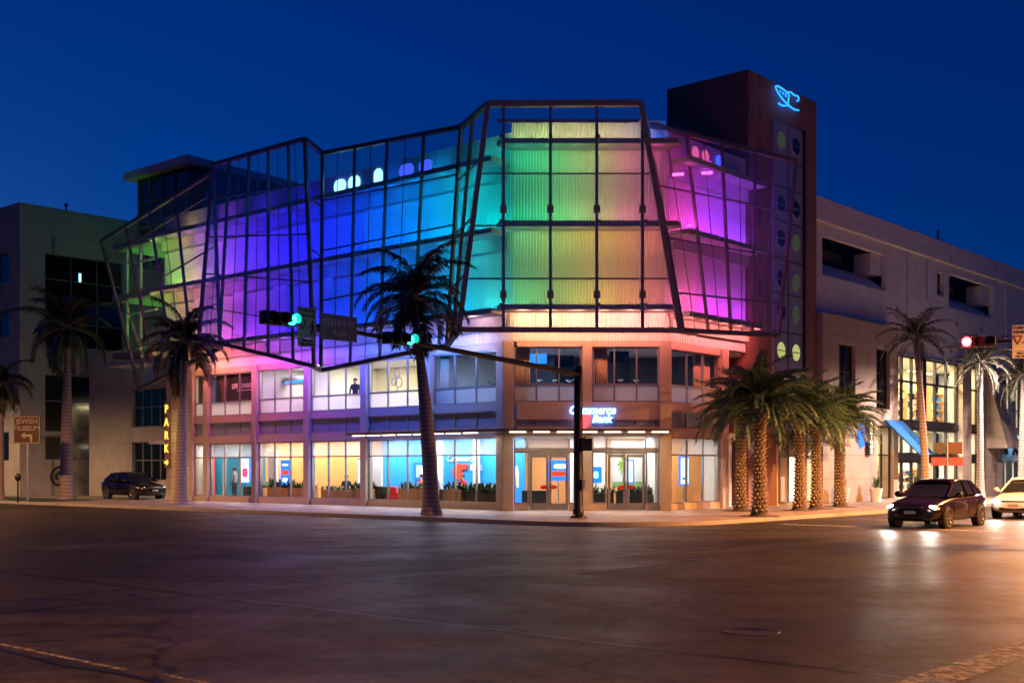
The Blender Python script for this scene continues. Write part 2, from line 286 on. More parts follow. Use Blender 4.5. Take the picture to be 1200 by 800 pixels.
M = dict(
    asphalt=asphalt(), paving=pavers('paving', (.34, .27, .22), 1.2), kerb=pm('kerb', (.32, .29, .26), .7, bump=.3), paint=worn_paint('road_paint', (.3, .27, .24)), yellow=pm('yellow_paint', (.6, .36, .06), .6, var=.35, vs=5),
    grass=pm('grass', (.03, .05, .02), .9, var=.5, vs=30, bump=1, bs=120), soil=pm('soil', (.05, .035, .025), .95, bump=.8),
    stucco=pm('stucco', (.44, .36, .30), .8, bump=.15, bs=80, var=.08), corr=pm('corrugated', (.62, .62, .6), .5, var=.06), panel=pm('panel', (.5, .5, .55), .5, var=.1),
    slab=pm('slab', (.3, .3, .3), .7, var=.12), steel=pm('screen_steel', (.17, .14, .13), .45, .3, var=.12), steel_lit=pm('screen_steel_lit', (.40, .30, .25), .45, .2, var=.12), dark=pm('dark_metal', (.03, .028, .027), .42, .5, var=.2),  # centre screen steel is paler and browner, street lamp light put into its colour
    frame=pm('window_frame', (.34, .33, .32), .4, .6), blackframe=pm('black_frame', (.02, .018, .018), .4, .4),
    screen=glass('screen_glass', (.90, .93, .95), 1.45, .02, 1.7, haze=.022, tr=.1), pane=glass('shop_glass', (.95, .97, .97), 1.45, .005, .8), frost=glass('frosted_glass', (.9, .92, .95), 1.4, .1, .5, haze=.75), transom=glass('transom_glass', (.9, .93, .97), 1.4, .05, .7, haze=.4),
    spandrel=pm('spandrel_glass', (.24, .27, .34), .25, 0, var=.1, spec=.8), darkglass=pm('dark_glass', (.008, .009, .012), .06, 0, var=.2, spec=.8, rv=.02),
    lime=stone('limestone', (.50, .43, .31), 1.1, .62), limewarm=stone('stone_cladding', (.40, .32, .25), 1.6, 1.2, .015, .1), granite=stone('granite', (.24, .125, .10), 1.2, .8, .01, .1), towerblue=pm('tower_panel', (.30, .33, .42), .45, .2, var=.08),
    whitewall=stone('white_stucco', (.66, .66, .68), 5.2, 2.9, .012, .03, .8), offw=stone('office_stucco', (.44, .39, .34), 3.6, 3.3, .012, .03, .85),
    inwhite=pm('interior_white', (.75, .75, .73), .7, var=.04), inblue=pm('interior_blue', (.015, .28, .78), .5, var=.04), inteal=pm('interior_teal', (.01, .16, .26), .5, var=.2), inwood=wood('orange_wood', (.62, .25, .07), (.75, .36, .12)), inred=pm('interior_red', (.75, .02, .02), .5, var=.05),
    inorange=pm('orange_wall', (.75, .22, .08), .6, var=.05), incream=pm('cream_wall', (.75, .68, .5), .7, var=.05), indark=pm('dark_wall', (.05, .06, .08), .7), floor=pm('interior_floor', (.35, .33, .3), .3, var=.1),
    curtain=pm('curtain', (.6, .48, .3), .8, var=.1), plantwood=wood('planter_wood', (.42, .22, .1), (.55, .3, .14)), leaf=pm('leaf', (.045, .10, .03), .5, var=.5, vs=14), leafd=pm('palm_leaf', (.035, .045, .018), .5, var=.4, vs=8), leafdate=pm('date_leaf', (.055, .11, .06), .5, var=.4, vs=8),
    trunk=ringed('palm_trunk', (.36, .31, .27)), datetrunk=pm('date_trunk', (.07, .05, .035), .85, var=.4, vs=12, bump=.6, bs=30), tan=pm('date_stub', (.33, .26, .18), .8, var=.75, vs=9),
    black=pm('black_plastic', (.012, .012, .012), .45), rubber=pm('rubber', (.012, .012, .013), .8), chrome=pm('chrome', (.6, .6, .62), .15, 1, var=.05), carblack=pm('black_paint', (.010, .004, .004), .2, 0, var=.1, coat=.25, rv=.03, spec=.4), carwhite=pm('white_paint', (.75, .70, .66), .2, 0, var=.03, coat=1, rv=.03), carglass=pm('car_glass', (.01, .012, .014), .04, spec=.8, rv=.02),
    signwhite=pm('sign_white', (.36, .35, .34), .4, var=.06), signgreen=pm('sign_grey_green', (.26, .27, .25), .4, var=.1), signbrown=pm('sign_brown', (.05, .013, .007), .4, var=.1), signblack=pm('sign_black', (.015, .015, .017), .4), galv=pm('galvanised', (.42, .42, .43), .4, .7), signred=pm('sign_red', (.2, .025, .04), .4),
    awnblue=pm('awning_blue', (.01, .14, .42), .7, var=.12), awngrey=pm('awning_grey', (.22, .18, .17), .8), skin=pm('skin', (.45, .25, .17), .5), terracotta=pm('terracotta', (.3, .13, .08), .8),
    e_cyan=em('neon_cyan', (.01, .22, 1), 3), e_warm=em('lit_warm', (1, .82, .5), 3), e_strip=em('strip_light', (1, .86, .62), 5), e_head=em('headlight', (1, .93, .82), 60), e_fog=em('fog_lamp', (.85, .95, 1), 40), e_amber=em('amber_lamp', (1, .35, .02), 6), e_red=em('red_lamp', (1, .02, .03), 45), e_green=em('green_lamp', (.02, 1, .75), 14),
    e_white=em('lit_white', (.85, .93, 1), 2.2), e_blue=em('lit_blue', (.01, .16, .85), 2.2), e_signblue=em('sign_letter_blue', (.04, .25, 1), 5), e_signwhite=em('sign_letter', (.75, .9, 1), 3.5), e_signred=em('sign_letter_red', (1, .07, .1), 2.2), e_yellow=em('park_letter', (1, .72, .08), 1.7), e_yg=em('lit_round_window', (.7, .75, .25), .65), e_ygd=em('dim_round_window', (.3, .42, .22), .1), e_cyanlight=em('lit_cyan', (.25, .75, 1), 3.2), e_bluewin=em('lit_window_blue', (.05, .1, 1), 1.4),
    e_redlogo=em('red_logo', (1, .06, .02), 1.3), e_magenta=em('magenta_poster', (.9, .12, .35), 1), e_store=em('store_cyan', (.1, .6, 1), 2.2), lens=pm('dark_lens', (.03, .02, .02), .2),
)
WHITE = (1, .95, .88)

PATCH = [pm('patch_dark', (.012, .010, .008), .55, var=.5, vs=6, bump=.8, bs=60), pm('patch_pale', (.03, .024, .019), .6, var=.4, vs=5, bump=.8, bs=60)]
M['tar'] = pm('tar', (.006, .006, .006), .35, var=.3)
# ------------------------------------------------------------------ frames of the place (metres, sidewalk top is z = 0)
ul = (-.7526, .6585); nl = (-.6585, -.7526); ur = (.660, .7513); nr = (.7513, -.660)
P0 = (0, 49); P1 = (6.3, 49)
L = Fr(P0, ul, nl); C = Fr(P0, (1, 0), (0, -1)); RR = Fr(P1, ur, nr)
RL = -L.u      # reading direction on the left street front
def at(px, py, Y): return Vector(((px - 600) / 1400 * Y, Y, 1.75 + (548 - py) / 1400 * Y))
ROAD = -.13

# ================================================================== SETTING: road, sidewalk
b = MB(); b.quad((-300, -60, ROAD), (300, -60, ROAD), (300, 400, ROAD), (-300, 400, ROAD))
tag(b.build('road', M['asphalt']), kind='structure')
# sidewalk with a rounded corner
corner = Vector((3.93, 36.4, 0)); rad = 4.6
cc = corner + Vector((ul[0], ul[1], 0)) * rad + Vector((ur[0], ur[1], 0)) * rad
fil = []
a0 = math.atan2(nl[1], nl[0]); a1 = math.atan2(nr[1], nr[0])
for i in range(17):
    a = a0 + (a1 - a0) * i / 16
    fil.append((math.cos(a), math.sin(a)))
def edge(off):
    pts = [cc + Vector((x, y, 0)) * (rad - off) for x, y in fil]
    s = Vector((ul[0], ul[1], 0)); r = Vector((ur[0], ur[1], 0))
    return [pts[0] + s * 80] + pts + [pts[-1] + r * 80]
inner = edge(.16); outer = edge(0)
b = MB(); b.prism([(p.x, p.y) for p in inner], ROAD - .02, 0); tag(b.build('sidewalk', M['paving']), kind='structure')
b = MB()
for i in range(len(inner) - 1):
    a, c, d, e = outer[i], outer[i + 1], inner[i + 1], inner[i]
    b.hexa([(q.x, q.y, ROAD - .02) for q in (a, c, d, e)] + [(q.x, q.y, .006) for q in (a, c, d, e)])
tag(b.build('kerb', M['kerb']), kind='structure')
b = MB(); b.fbox(L, 27, 60, 3.2, 6.6, -.02, .03); tag(b.build('grass_verge', M['grass']), kind='structure')
# dark concrete gutter curving through the crossing
b = MB()
gp = [(4.4, 34.6), (6.8, 34.7), (9.0, 34.9), (11.0, 33.9), (13.2, 32.6), (16, 30.8), (20, 28.0)]
for i in range(len(gp) - 1):
    p, q = Vector((*gp[i], 0)), Vector((*gp[i + 1], 0)); t = (q - p).normalized(); s = Vector((-t.y, t.x, 0)) * .22
    b.add([p - s + UP * (ROAD + .004), q - s + UP * (ROAD + .004), q + s + UP * (ROAD + .004), p + s + UP * (ROAD + .004)], [(0, 1, 2, 3)])
tag(b.build('road_gutter', pm('gutter', (.02, .018, .017), .5, var=.3)), kind='structure')
# painted markings: crosswalk edge stripes (near right), turning dashes (near left), stop line by the cars
b = MB()
def stripe(x0, y0, x1, y1, w, z=.004):
    p = Vector((x0, y0, ROAD + z)); q = Vector((x1, y1, ROAD + z)); t = (q - p).normalized(); s = Vector((-t.y, t.x, 0)) * w / 2
    b.add([p - s, q - s, q + s, p + s], [(0, 1, 2, 3)])
stripe(3.2, 10.0, 16.5, 25.1, .42); stripe(5.1, 10.0, 19.0, 25.8, .42)
stripe(-5.6, 12.87, -3.6, 11.12, .07); stripe(-3.2, 10.9, -1.9, 9.76, .05)
for k in range(6):
    q = L.P + L.n * (6.9 + 17.3) + L.u * (k * 4.6 + 9); q2 = q + L.u * 1.8
    stripe(q.x, q.y, q2.x, q2.y, .12)
p = RR.p(-5.0, 8.0, 0); q = RR.p(-5.0, 17.0, 0)
stripe(p.x, p.y, q.x, q.y, .5)
for n_ in (10.6, 14.4):
    for k in range(9):
        p = RR.p(-3.5 + k * 6, n_, 0); q = RR.p(-.5 + k * 6, n_, 0); stripe(p.x, p.y, q.x, q.y, .13)
tag(b.build('road_markings', M['paint']), kind='structure')
b = MB()
for n_ in (18.2, 18.5):
    p = RR.p(-4, n_, 0); q = RR.p(60, n_, 0); stripe(p.x, p.y, q.x, q.y, .12)
tag(b.build('centre_line', M['yellow']), kind='structure')
# cut and refilled patches and a long sealed joint
for i, (x, y, w_, d_, rz) in enumerate(((3.0, 22.5, 1.2, 4.5, 41), (-9, 30, 1.5, 6, 41))):
    c = Vector((x, y, ROAD + .003)); a = R(180 - rz) ; u_ = Vector((math.cos(a), math.sin(a), 0)) * w_ / 2; v_ = Vector((-math.sin(a), math.cos(a), 0)) * d_ / 2
    b = MB(); b.add([c - u_ - v_, c + u_ - v_ * .96, c + u_ * .98 + v_, c - u_ + v_ * 1.03], [(0, 1, 2, 3)]); tag(b.build('road_patch', PATCH[i % 2]), kind='structure')
rj = random.Random(9)
for (x0, y0, x1, y1) in ((-9, 15.6, 6.5, 2.0), (-16, 27.5, 9.5, 5.5), (-3.5, 33, 9, 22.2), (-8, 14, 9, 33)):
    b = MB(); N = 26; pts = []
    for k in range(N + 1):
        t = k / N; pts.append(Vector((x0 + (x1 - x0) * t + (rj.random() - .5) * .16, y0 + (y1 - y0) * t + (rj.random() - .5) * .16, ROAD + .0055)))
    tt = (pts[-1] - pts[0]).normalized(); sd_ = Vector((-tt.y, tt.x, 0))
    for k in range(N):
        w0 = .018 + rj.random() * .02; b.add([pts[k] - sd_ * w0, pts[k] + sd_ * w0, pts[k + 1] + sd_ * w0, pts[k + 1] - sd_ * w0], [(0, 1, 2, 3)])
    tag(b.build('sealed_crack', M['tar']), kind='structure')
for px, py, r in ((815, 655, .36), (395, 640, .36), (880, 740, .33)):
    Y = 1400 * 1.88 / (py - 548); c = Vector(((px - 600) / 1400 * Y, Y, ROAD))
    b = MB(); b.lathe(c, [(r, .002), (r, .008), (r * .93, .009), (r * .92, .006), (r * .1, .006)], 24)
    o = b.build('manhole_cover', M['dark'])
    tag(o, {815: 'round iron manhole cover in the middle of the crossing', 395: 'round iron manhole cover in front of the kerb of the glass corner', 880: 'round iron manhole cover near the crosswalk stripes'}[px], 'manhole cover', 'manhole covers in the road')

# ================================================================== CORNER BUILDING
B = thing('corner_building', 'glass cornered building washed in rainbow light with a bank at street level', 'building', (0, 50, 0))
cols = [.37, 4.8, 9.0, 13.1, 17.2, 21.4]; LEND = 22.75
Z = dict(pl=.27, tr=2.29, top=3.03, b1=3.4, s1=4.1, w0=4.45, w1=5.18, w2=6.65, lint=6.95)
w = MB()
w.fbox(L, 0.15, LEND, -.28, 0, 0, Z['pl'])
w.fbox(L, 0.15, LEND, -.28, 0, Z['top'], Z['b1']); w.fbox(L, .15, LEND, -.28, 0, Z['s1'], Z['w0']); w.fbox(L, .15, LEND, -.28, 0, Z['w2'], Z['lint'])
w.fbox(C, .2, 6.3, -.28, 0, Z['top'] + .06, Z['b1'] + .04); w.fbox(C, .2, 6.3, -.28, 0, 3.74, Z['w0']); w.fbox(C, .2, 6.3, -.28, 0, 6.72, Z['lint'])
w.fbox(RR, .1, 4.4, -.28, 0, 0, .27); w.fbox(RR, .1, 4.4, -.28, 0, Z['top'], Z['b1']); w.fbox(RR, .1, 4.4, -.28, 0, Z['s1'], Z['w0']); w.fbox(RR, .1, 4.4, -.28, 0, Z['w2'], Z['lint'])
w.build('wall', M['stucco'], B)
def column(F, u0, u1, z0, z1, n0=-.32, n1=.13):
    m = MB(); m.fbox(F, u0, u1, n0, n1, z0, z1); m.build('column', M['stucco'], B, bevel=.015)
for i, u in enumerate(cols): column(L, u - .19 + (.22 if i == 0 else 0), u + .19 + (.22 if i == 0 else 0), 0, 6.93)
column(L, LEND - .15, LEND + .1, 0, 6.93, -.3, .1)
column(C, -.38, .06, 0, 6.94, -.35, .16); column(C, 2.88, 3.27, 0, 6.94); column(C, 6.06, 6.52, 0, 6.94, -.35, .16)
column(RR, 4.25, 4.75, 0, 6.93)
def window(name, F, u0, u1, z0, z1, npan, zbars=(), glassm='pane', fm='frame', n=-.12, fw=.06, fd=.1, parent=None, low=None, lowz=None, ubars=None):
    """frame + panes: one window part with two sub-parts"""
    e = bpy.data.objects.new(name, None); COL.objects.link(e); e.parent = parent or B
    c = F.p((u0 + u1) / 2, n, z0); e.location = c - wloc(e.parent); e.empty_display_size = .2
    m = MB()
    us = ubars or [u0 + (u1 - u0) * k / npan for k in range(npan + 1)]
    for k, u in enumerate(us):
        h = fw / 2; a = u - h; d = u + h
        if k == 0: a, d = u, u + fw
        if k == len(us) - 1: a, d = u - fw, u
        m.fbox(F, a, d, n - fd / 2, n + fd / 2, z0, z1)
    for z in (z0, z1): 
        zz = z if z == z0 else z - fw
        m.fbox(F, u0, u1, n - fd / 2 + .004, n + fd / 2 - .004, zz + .001, zz + fw - .001)
    for z in zbars: m.fbox(F, u0, u1, n - fd / 2 + .006, n + fd / 2 - .006, z - fw / 2, z + fw / 2)
    m.build('frame', M[fm], e)
    m = MB(); zb = lowz if lowz else z0
    m.quad(F.p(u0, n, zb), F.p(u1, n, zb), F.p(u1, n, z1), F.p(u0, n, z1)); m.build('pane', M[glassm], e)
    if low:
        m = MB(); m.quad(F.p(u0, n, z0), F.p(u1, n, z0), F.p(u1, n, zb), F.p(u0, n, zb)); m.build('frosted_pane', M[low], e)
    return e
edges = [.78] + cols[1:] + [LEND - .1]
for k in range(6):
    a = edges[k] + (.2 if k else .05); d = edges[k + 1] - .2 if k < 5 else LEND - .16
    np_ = 3 if k < 5 else 1
    e = window('shop_window', L, a, d, Z['pl'], Z['top'], np_, (Z['tr'],), 'pane')
    m = MB(); m.quad(L.p(a, -.13, Z['tr']), L.p(d, -.13, Z['tr']), L.p(d, -.13, Z['top']), L.p(a, -.13, Z['top'])); m.build('transom_pane', M['transom'], e)
    window('upper_window', L, a, d, Z['w0'], Z['w2'], np_, (Z['w1'],), 'pane', low='frost', lowz=Z['w1'])
    window('spandrel_window', L, a, d, Z['b1'], Z['s1'], np_, (), 'spandrel')
e = window('shop_window', RR, .5, 4.2, .27, Z['top'], 3, (Z['tr'],), 'pane')
m = MB(); m.quad(RR.p(.5, -.13, Z['tr']), RR.p(4.2, -.13, Z['tr']), RR.p(4.2, -.13, Z['top']), RR.p(.5, -.13, Z['top'])); m.build('transom_pane', M['transom'], e)
window('upper_window', RR, .5, 4.2, Z['w0'], Z['w2'], 3, (Z['w1'],), 'pane', low='frost', lowz=Z['w1'])
window('spandrel_window', RR, .5, 4.2, Z['b1'], Z['s1'], 3, (), 'spandrel')
for a, d in ((.08, 2.86), (3.29, 6.04)):
    window('upper_window', C, a, d, Z['w0'], 6.72, 3, (Z['w1'],), 'pane', low='frost', lowz=Z['w1'])
    window('spandrel_window', C, a, d, 3.46, 3.73, 3, (), 'spandrel', n=-.06)
    window('transom_window', C, a, d, 2.52, 3.08, 3, (), 'transom', ubars=[a, a + .55, d - .5, d] if a < 1 else [a, a + .6, d - .55, d])
# entrance: sidelights and two pairs of doors
def doorleaf(F, u0, u1, hinge):
    e = bpy.data.objects.new('door', None); COL.objects.link(e); e.parent = B; e.location = F.p((u0 + u1) / 2, -.12, .03) - wloc(B)
    m = MB(); n0, n1 = -.15, -.09
    m.fbox(F, u0, u0 + .1, n0, n1, .03, 2.3); m.fbox(F, u1 - .1, u1, n0, n1, .03, 2.3); m.fbox(F, u0 + .1, u1 - .1, n0, n1, .03, .3); m.fbox(F, u0 + .1, u1 - .1, n0, n1, 2.18, 2.3)
    m.build('frame', M['frame'], e)
    m = MB(); m.quad(F.p(u0 + .1, -.12, .3), F.p(u1 - .1, -.12, .3), F.p(u1 - .1, -.12, 2.18), F.p(u0 + .1, -.12, 2.18)); m.build('pane', M['pane'], e)
    m = MB(); hu = u1 - .06 if hinge == 'l' else u0 + .06
    sgn = -1 if hinge == 'l' else 1
    m.tube([F.p(hu, -.03, .75), F.p(hu, -.03, 1.15)], .015, 6)
    m.extr([F.p(hu + sgn * (.13 + .15 * math.cos(t)), -.05, .96 + .085 * math.sin(t)) for t in [2 * math.pi * i / 16 for i in range(16)]], F.n * .02, 1)
    m.build('handle', [M['chrome'], M['inred']], e)
for us, leaves in (((.08, .7), ((.72, 1.5), (1.52, 2.3))), ((2.32, 2.86), ()), ((3.29, 3.9), ((3.94, 4.68), (4.7, 5.46))), ((5.5, 6.04), ())):
    window('sidelight', C, us[0], us[1], .27, 2.42, 1)
    m = MB(); m.fbox(C, us[0], us[1], -.26, -.02, 0, .27); m.build('sill', M['stucco'], B)
    for i, (a, d) in enumerate(leaves): doorleaf(C, a, d, 'l' if i == 0 else 'r')
m = MB(); m.fbox(C, .08, 2.86, -.2, -.04, 2.42, 2.52); m.fbox(C, 3.29, 6.04, -.2, -.04, 2.42, 2.52); m.fbox(C, .7, 2.32, -.18, -.06, 2.31, 2.415); m.fbox(C, 3.9, 5.5, -.18, -.06, 2.31, 2.415); m.build('door_header', M['frame'], B)
# canopy with light strips
aw = MB(); aw.prism([tuple(L.p(9.0, .13, 0).xy), tuple(L.p(9.0, 1.15, 0).xy), (-.55, 47.75), (6.6, 47.75), (6.75, 48.2), (6.45, 48.85), (.0, 48.85)], 3.2, 3.32)
aw_o = aw.build('canopy', M['steel'], B)
for k in range(8):
    m = MB(); m.fbox(L, 1.0 + k * .98, 1.0 + k * .98 + .66, .98, 1.17, 3.165, 3.2); m.build('light_strip', M['e_strip'], aw_o)
for k in range(7):
    m = MB(); m.box(-.1 + k * .95, -.1 + k * .95 + .66, 47.72, 47.9, 3.165, 3.2); m.build('light_strip', M['e_strip'], aw_o)
for k in range(4): lamp('AREA', 'canopy_light', L.p(1.4 + k * 2, .8, 3.1), 14, (1, .75, .5), (0, 0, -1), 1.6, .2)
for k in range(3): lamp('AREA', 'canopy_light', C.p(1 + k * 2.1, .9, 3.1), 26, (1, .66, .38), (0, 0, -1), 1.6, .2)
# bank sign
sg = bpy.data.objects.new('bank_sign', None); COL.objects.link(sg); sg.parent = B; sg.location = C.p(3.4, .02, 3.7) - wloc(B)
for dz, mm, off, dn in ((0, 'e_signblue', .022, .15), (0, 'e_signwhite', 0, .18)):
    text('Commerce', 'lettering', .46, C.p(3.27, dn, 4.10), (1, 0, 0), M[mm], sg, shear=.25, off=off + .006, sx=.9)
    text('Bank', 'lettering', .42, C.p(3.66, dn, 3.74), (1, 0, 0), M[mm], sg, shear=.25, off=off + .006, sx=.95)
m = MB()
out = [(2.62, 3.96)] + [(3.14, 3.96), (3.10, 3.76), (3.02, 3.76)]
pts = [(2.6, 3.93), (3.14, 3.93), (3.07, 3.68), (2.82, 3.68), (2.82, 3.64), (3.06, 3.64), (2.98, 3.48), (2.86, 3.37), (2.7, 3.33), (2.55, 3.40), (2.50, 3.6), (2.53, 3.8)]
m.extr([C.p(2.82 + (x - 2.5) * .62, .17, z) for x, z in pts], C.n * .04); m.build('logo', M['e_signred'], sg)
lamp('AREA', 'sign_glow', C.p(3.2, .5, 3.8), 3, (.9, .5, .8), (0, 1, 0), 1.4, .4)

# ---------------- interior of the street level
m = MB(); m.prism([tuple(L.p(27.5, -.05, 0).xy), (0, 48.97), (6.3, 48.97), tuple(RR.p(6.3, -.05, 0).xy), (14, 62), (-10, 72)], .002, .02); m.build('ground_floor', M['floor'], B)
m = MB(); m.prism([tuple(L.p(27.5, -.31, 0).xy), (0.1, 49.3), (6.2, 49.3), tuple(RR.p(6.2, -.29, 0).xy), (14, 62), (-10, 72)], 3.09, 3.3)
m.prism([tuple(L.p(24.6, -.31, 0).xy), (0.1, 49.3), (6.2, 49.3), tuple(RR.p(6.2, -.29, 0).xy), (14, 62), (-10, 72)], 6.78, 6.94); m.build('ceiling', M['inwhite'], B)
m = MB(); m.fbox(L, 2.2, 11.3, -3.4, -3.2, .02, 3.08); m.build('back_wall', M['inblue'], B, label='bright blue back wall')
m = MB(); m.box(.6, 9.6, 54.2, 54.4, .02, 3.08); m.build('back_wall', M['inwood'], B, label='orange wood back wall')
m = MB(); m.fbox(L, 11.3, 20.6, -3.4, -3.2, .02, 3.08); m.build('back_wall', M['inwood'], B, label='orange wood back wall')
m = MB(); m.fbox(L, 20.6, 27.5, -3.4, -3.2, .02, 3.08); m.build('back_wall', M['inteal'], B, label='dark teal back wall')
m = MB(); m.fbox(L, 22.05, 22.75, -.95, -.88, .02, 2.35); m.build('red_panel', M['inred'], B)
for a_, d_, n_, z_ in ((9.95, 10.75, -1.9, 2.35), (6.6, 6.95, -2.6, 3.0), (4.55, 4.9, -2.9, 3.05), (17.2, 17.9, -1.3, 2.6), (20.95, 21.15, -.8, 2.6)):
    m = MB(); m.fbox(L, a_, d_, n_ - .1, n_, .02, z_); m.build('partition', M['inwhite'], B)
m = MB(); m.box(5.95, 6.1, 49.7, 54, .02, 3.05); m.build('partition', M['inwhite'], B)
m = MB(); m.fbox(RR, .2, 6.2, -5.2, -5, .02, 3.08); m.fbox(RR, 5.5, 5.7, -4.9, -.3, .02, 3.08); m.build('side_room_wall', M['inwhite'], B)
for u in (1.6, 4.2, 7, 10, 13, 16, 19, 21.8, 25):
    lamp('AREA', 'ceiling_light', L.p(u, -1.7, 3.03), 135, (1, .93, .86), (0, 0, -1), 1.8, 1.8)
for x in (1.4, 4.6): lamp('AREA', 'ceiling_light', (x, 51.6, 3.03), 190, (1, .9, .78), (0, 0, -1), 2, 2.6)
lamp('AREA', 'ceiling_light', RR.p(2.4, -2.4, 3.03), 240, (1, .97, .9), (0, 0, -1), 2.6, 2.6)
lamp('AREA', 'wall_washer', L.p(6.6, -2.4, 3.0), 200, (.55, .8, 1), L.n * -1 - UP * 1.0, 8.5, .2)
lamp('AREA', 'wall_washer', L.p(16, -2.4, 3.0), 130, (1, .8, .55), L.n * -1 - UP * 1.0, 8.5, .2)
# upper storey rooms
m = MB()
for u in (4.8, 13.1, 17.2): m.fbox(L, u - .06, u + .06, -4.4, -.35, 3.31, 6.77)
m.fbox(L, 17.2, 24.4, -4.5, -4.4, 3.31, 6.77); m.build('upper_partition', M['inwhite'], B)
m = MB(); m.fbox(L, 13.1, 17.2, -4.5, -4.4, 3.31, 6.77); m.build('upper_back_wall', M['inorange'], B)
m = MB(); m.fbox(L, 4.86, 13.04, -4.5, -4.4, 3.31, 6.77); m.build('upper_back_wall', M['incream'], B)
m = MB(); m.fbox(L, 1.3, 4.74, -4.5, -4.4, 3.31, 6.77); m.box(2.0, 9.0, 54.6, 54.7, 3.31, 6.77); m.fbox(RR, 4.6, 4.75, -4.5, -.35, 3.31, 6.77); m.fbox(RR, 0.4, 4.6, -4.5, -4.4, 3.31, 6.77); m.build('upper_back_wall', M['indark'], B)
for u, e_, c_ in ((2.4, 25, (.35, .6, 1)), (6.8, 150, (1, .88, .58)), (11, 170, (1, .88, .6)), (15.1, 170, (1, .92, .85)), (19.2, 100, (1, .8, .65)), (22, 40, (1, .85, .7))):
    lamp('AREA', 'room_light', L.p(u, -2.2, 6.72), e_, c_, (0, 0, -1), 1.6, 2)
lamp('AREA', 'room_light', (1.5, 51.5, 6.7), 40, (.6, .72, 1), (0, 0, -1), 2, 2); lamp('AREA', 'room_light', (4.7, 51.5, 6.7), 30, (.7, .7, 1), (0, 0, -1), 2, 2)
lamp('AREA', 'room_light', (1.5, 50.2, 5.2), 16, (1, .9, .6), (0, .5, -1), 2, .2); lamp('AREA', 'room_light', (4.6, 50.2, 5.2), 9, (1, .9, .6), (0, .5, -1), 1.6, .2)
lamp('AREA', 'room_light', RR.p(2.4, -2, 6.7), 6, (1, .8, .6), (0, 0, -1), 2, 2)
# tubes and ducts seen in the upper rooms
def tubelight(p, q, r, mat): 
    m = MB(); m.tube([p, q], r, 8); m.build('tube_light', M[mat], B)
tubelight(L.p(13.5, -2.2, 6.35), L.p(16.4, -1.2, 6.05), .06, 'e_cyan'); tubelight(L.p(9.42, -.75, 5.0), L.p(9.42, -.75, 6.5), .06, 'e_white')
m = MB(); m.tube([L.p(13.3, -1.8, 6.2), L.p(17, -1.8, 6.2)], .22, 12); m.tube([L.p(13.3, -3, 6.5), L.p(17, -3, 6.5)], .15, 12); m.build('duct', M['inwhite'], B)
# curtains (upper storey)
def curtain(F, u0, u1, lab):
    m = MB(); k = 14; pts = []
    for i in range(k + 1):
        u = u0 + (u1 - u0) * i / k; n = -.45 + (.07 if i % 2 else -.02); pts.append((u, n))
    for i in range(k): m.add([F.p(pts[i][0], pts[i][1], 4.3), F.p(pts[i + 1][0], pts[i + 1][1], 4.3), F.p(pts[i + 1][0], pts[i + 1][1], 6.7), F.p(pts[i][0], pts[i][1], 6.7)], [(0, 1, 2, 3)], 0, True)
    o = m.build('curtain', M['curtain']); mod = o.modifiers.new('s', 'SOLIDIFY'); mod.thickness = .01
    tag(o, lab, 'curtain', 'curtains behind the upper windows')
curtain(C, .15, .75, 'tan curtain at the left edge of the upper window above the left entrance doors')
curtain(C, 3.36, 3.95, 'tan curtain at the left edge of the upper window above the right entrance doors')
curtain(L, 4.0, 4.55, 'pale curtain at the edge of the upper window nearest the front palm')
curtain(RR, 2.8, 4.1, 'tan curtain in the upper window round the right corner')

# ---------------- upper shell: corrugated walls behind the screen
def corrugated(F, u0, u1, z0, z1, pitch, depth, mat, name='upper_wall', n0=0.0):
    m = MB(); k = int((u1 - u0) / pitch); pts = []
    for i in range(k):
        a = u0 + (u1 - u0) * i / k; s = (u1 - u0) / k
        pts += [(a, n0), (a + s * .5, n0), (a + s * .6, n0 + depth), (a + s * .9, n0 + depth)]
    pts.append((u1, n0))
    for i in range(len(pts) - 1):
        m.quad(F.p(pts[i][0], pts[i][1], z0), F.p(pts[i + 1][0], pts[i + 1][1], z0), F.p(pts[i + 1][0], pts[i + 1][1], z1), F.p(pts[i][0], pts[i][1], z1))
    m.fbox(F, u0, u1, n0 - .3, n0 - .05, z0, z1)
    return m.build(name, M[mat], B)
corrugated(C, 0, 6.3, 6.95, 15.96, .125, .03, 'corr'); corrugated(L, 0, 9, 6.95, 15.5, .125, .03, 'corr'); corrugated(RR, 0, 2.3, 6.95, 15.6, .125, .03, 'corr')
m = MB(); m.fbox(RR, 2.3, 6.4, -.3, -.01, 6.95, 15.6); m.build('upper_wall', M['panel'], B)
m = MB(); m.fbox(L, 9, 25.4, -.3, 0, 6.95, 15.5)
for u in (11.6, 15, 18.4, 21.8): m.fbox(L, u - .5, u + .5, 0, .16, 8.5, 11.2); 
m.build('upper_wall', M['panel'], B)
m = MB(); m.prism([tuple(L.p(25.4, -.35, 0).xy), (.15, 49.33), (6.2, 49.33), tuple(RR.p(6.4, -.35, 0).xy), (16, 64), (-10, 76)], 15.3, 15.46); m.build('roof', M['slab'], B)
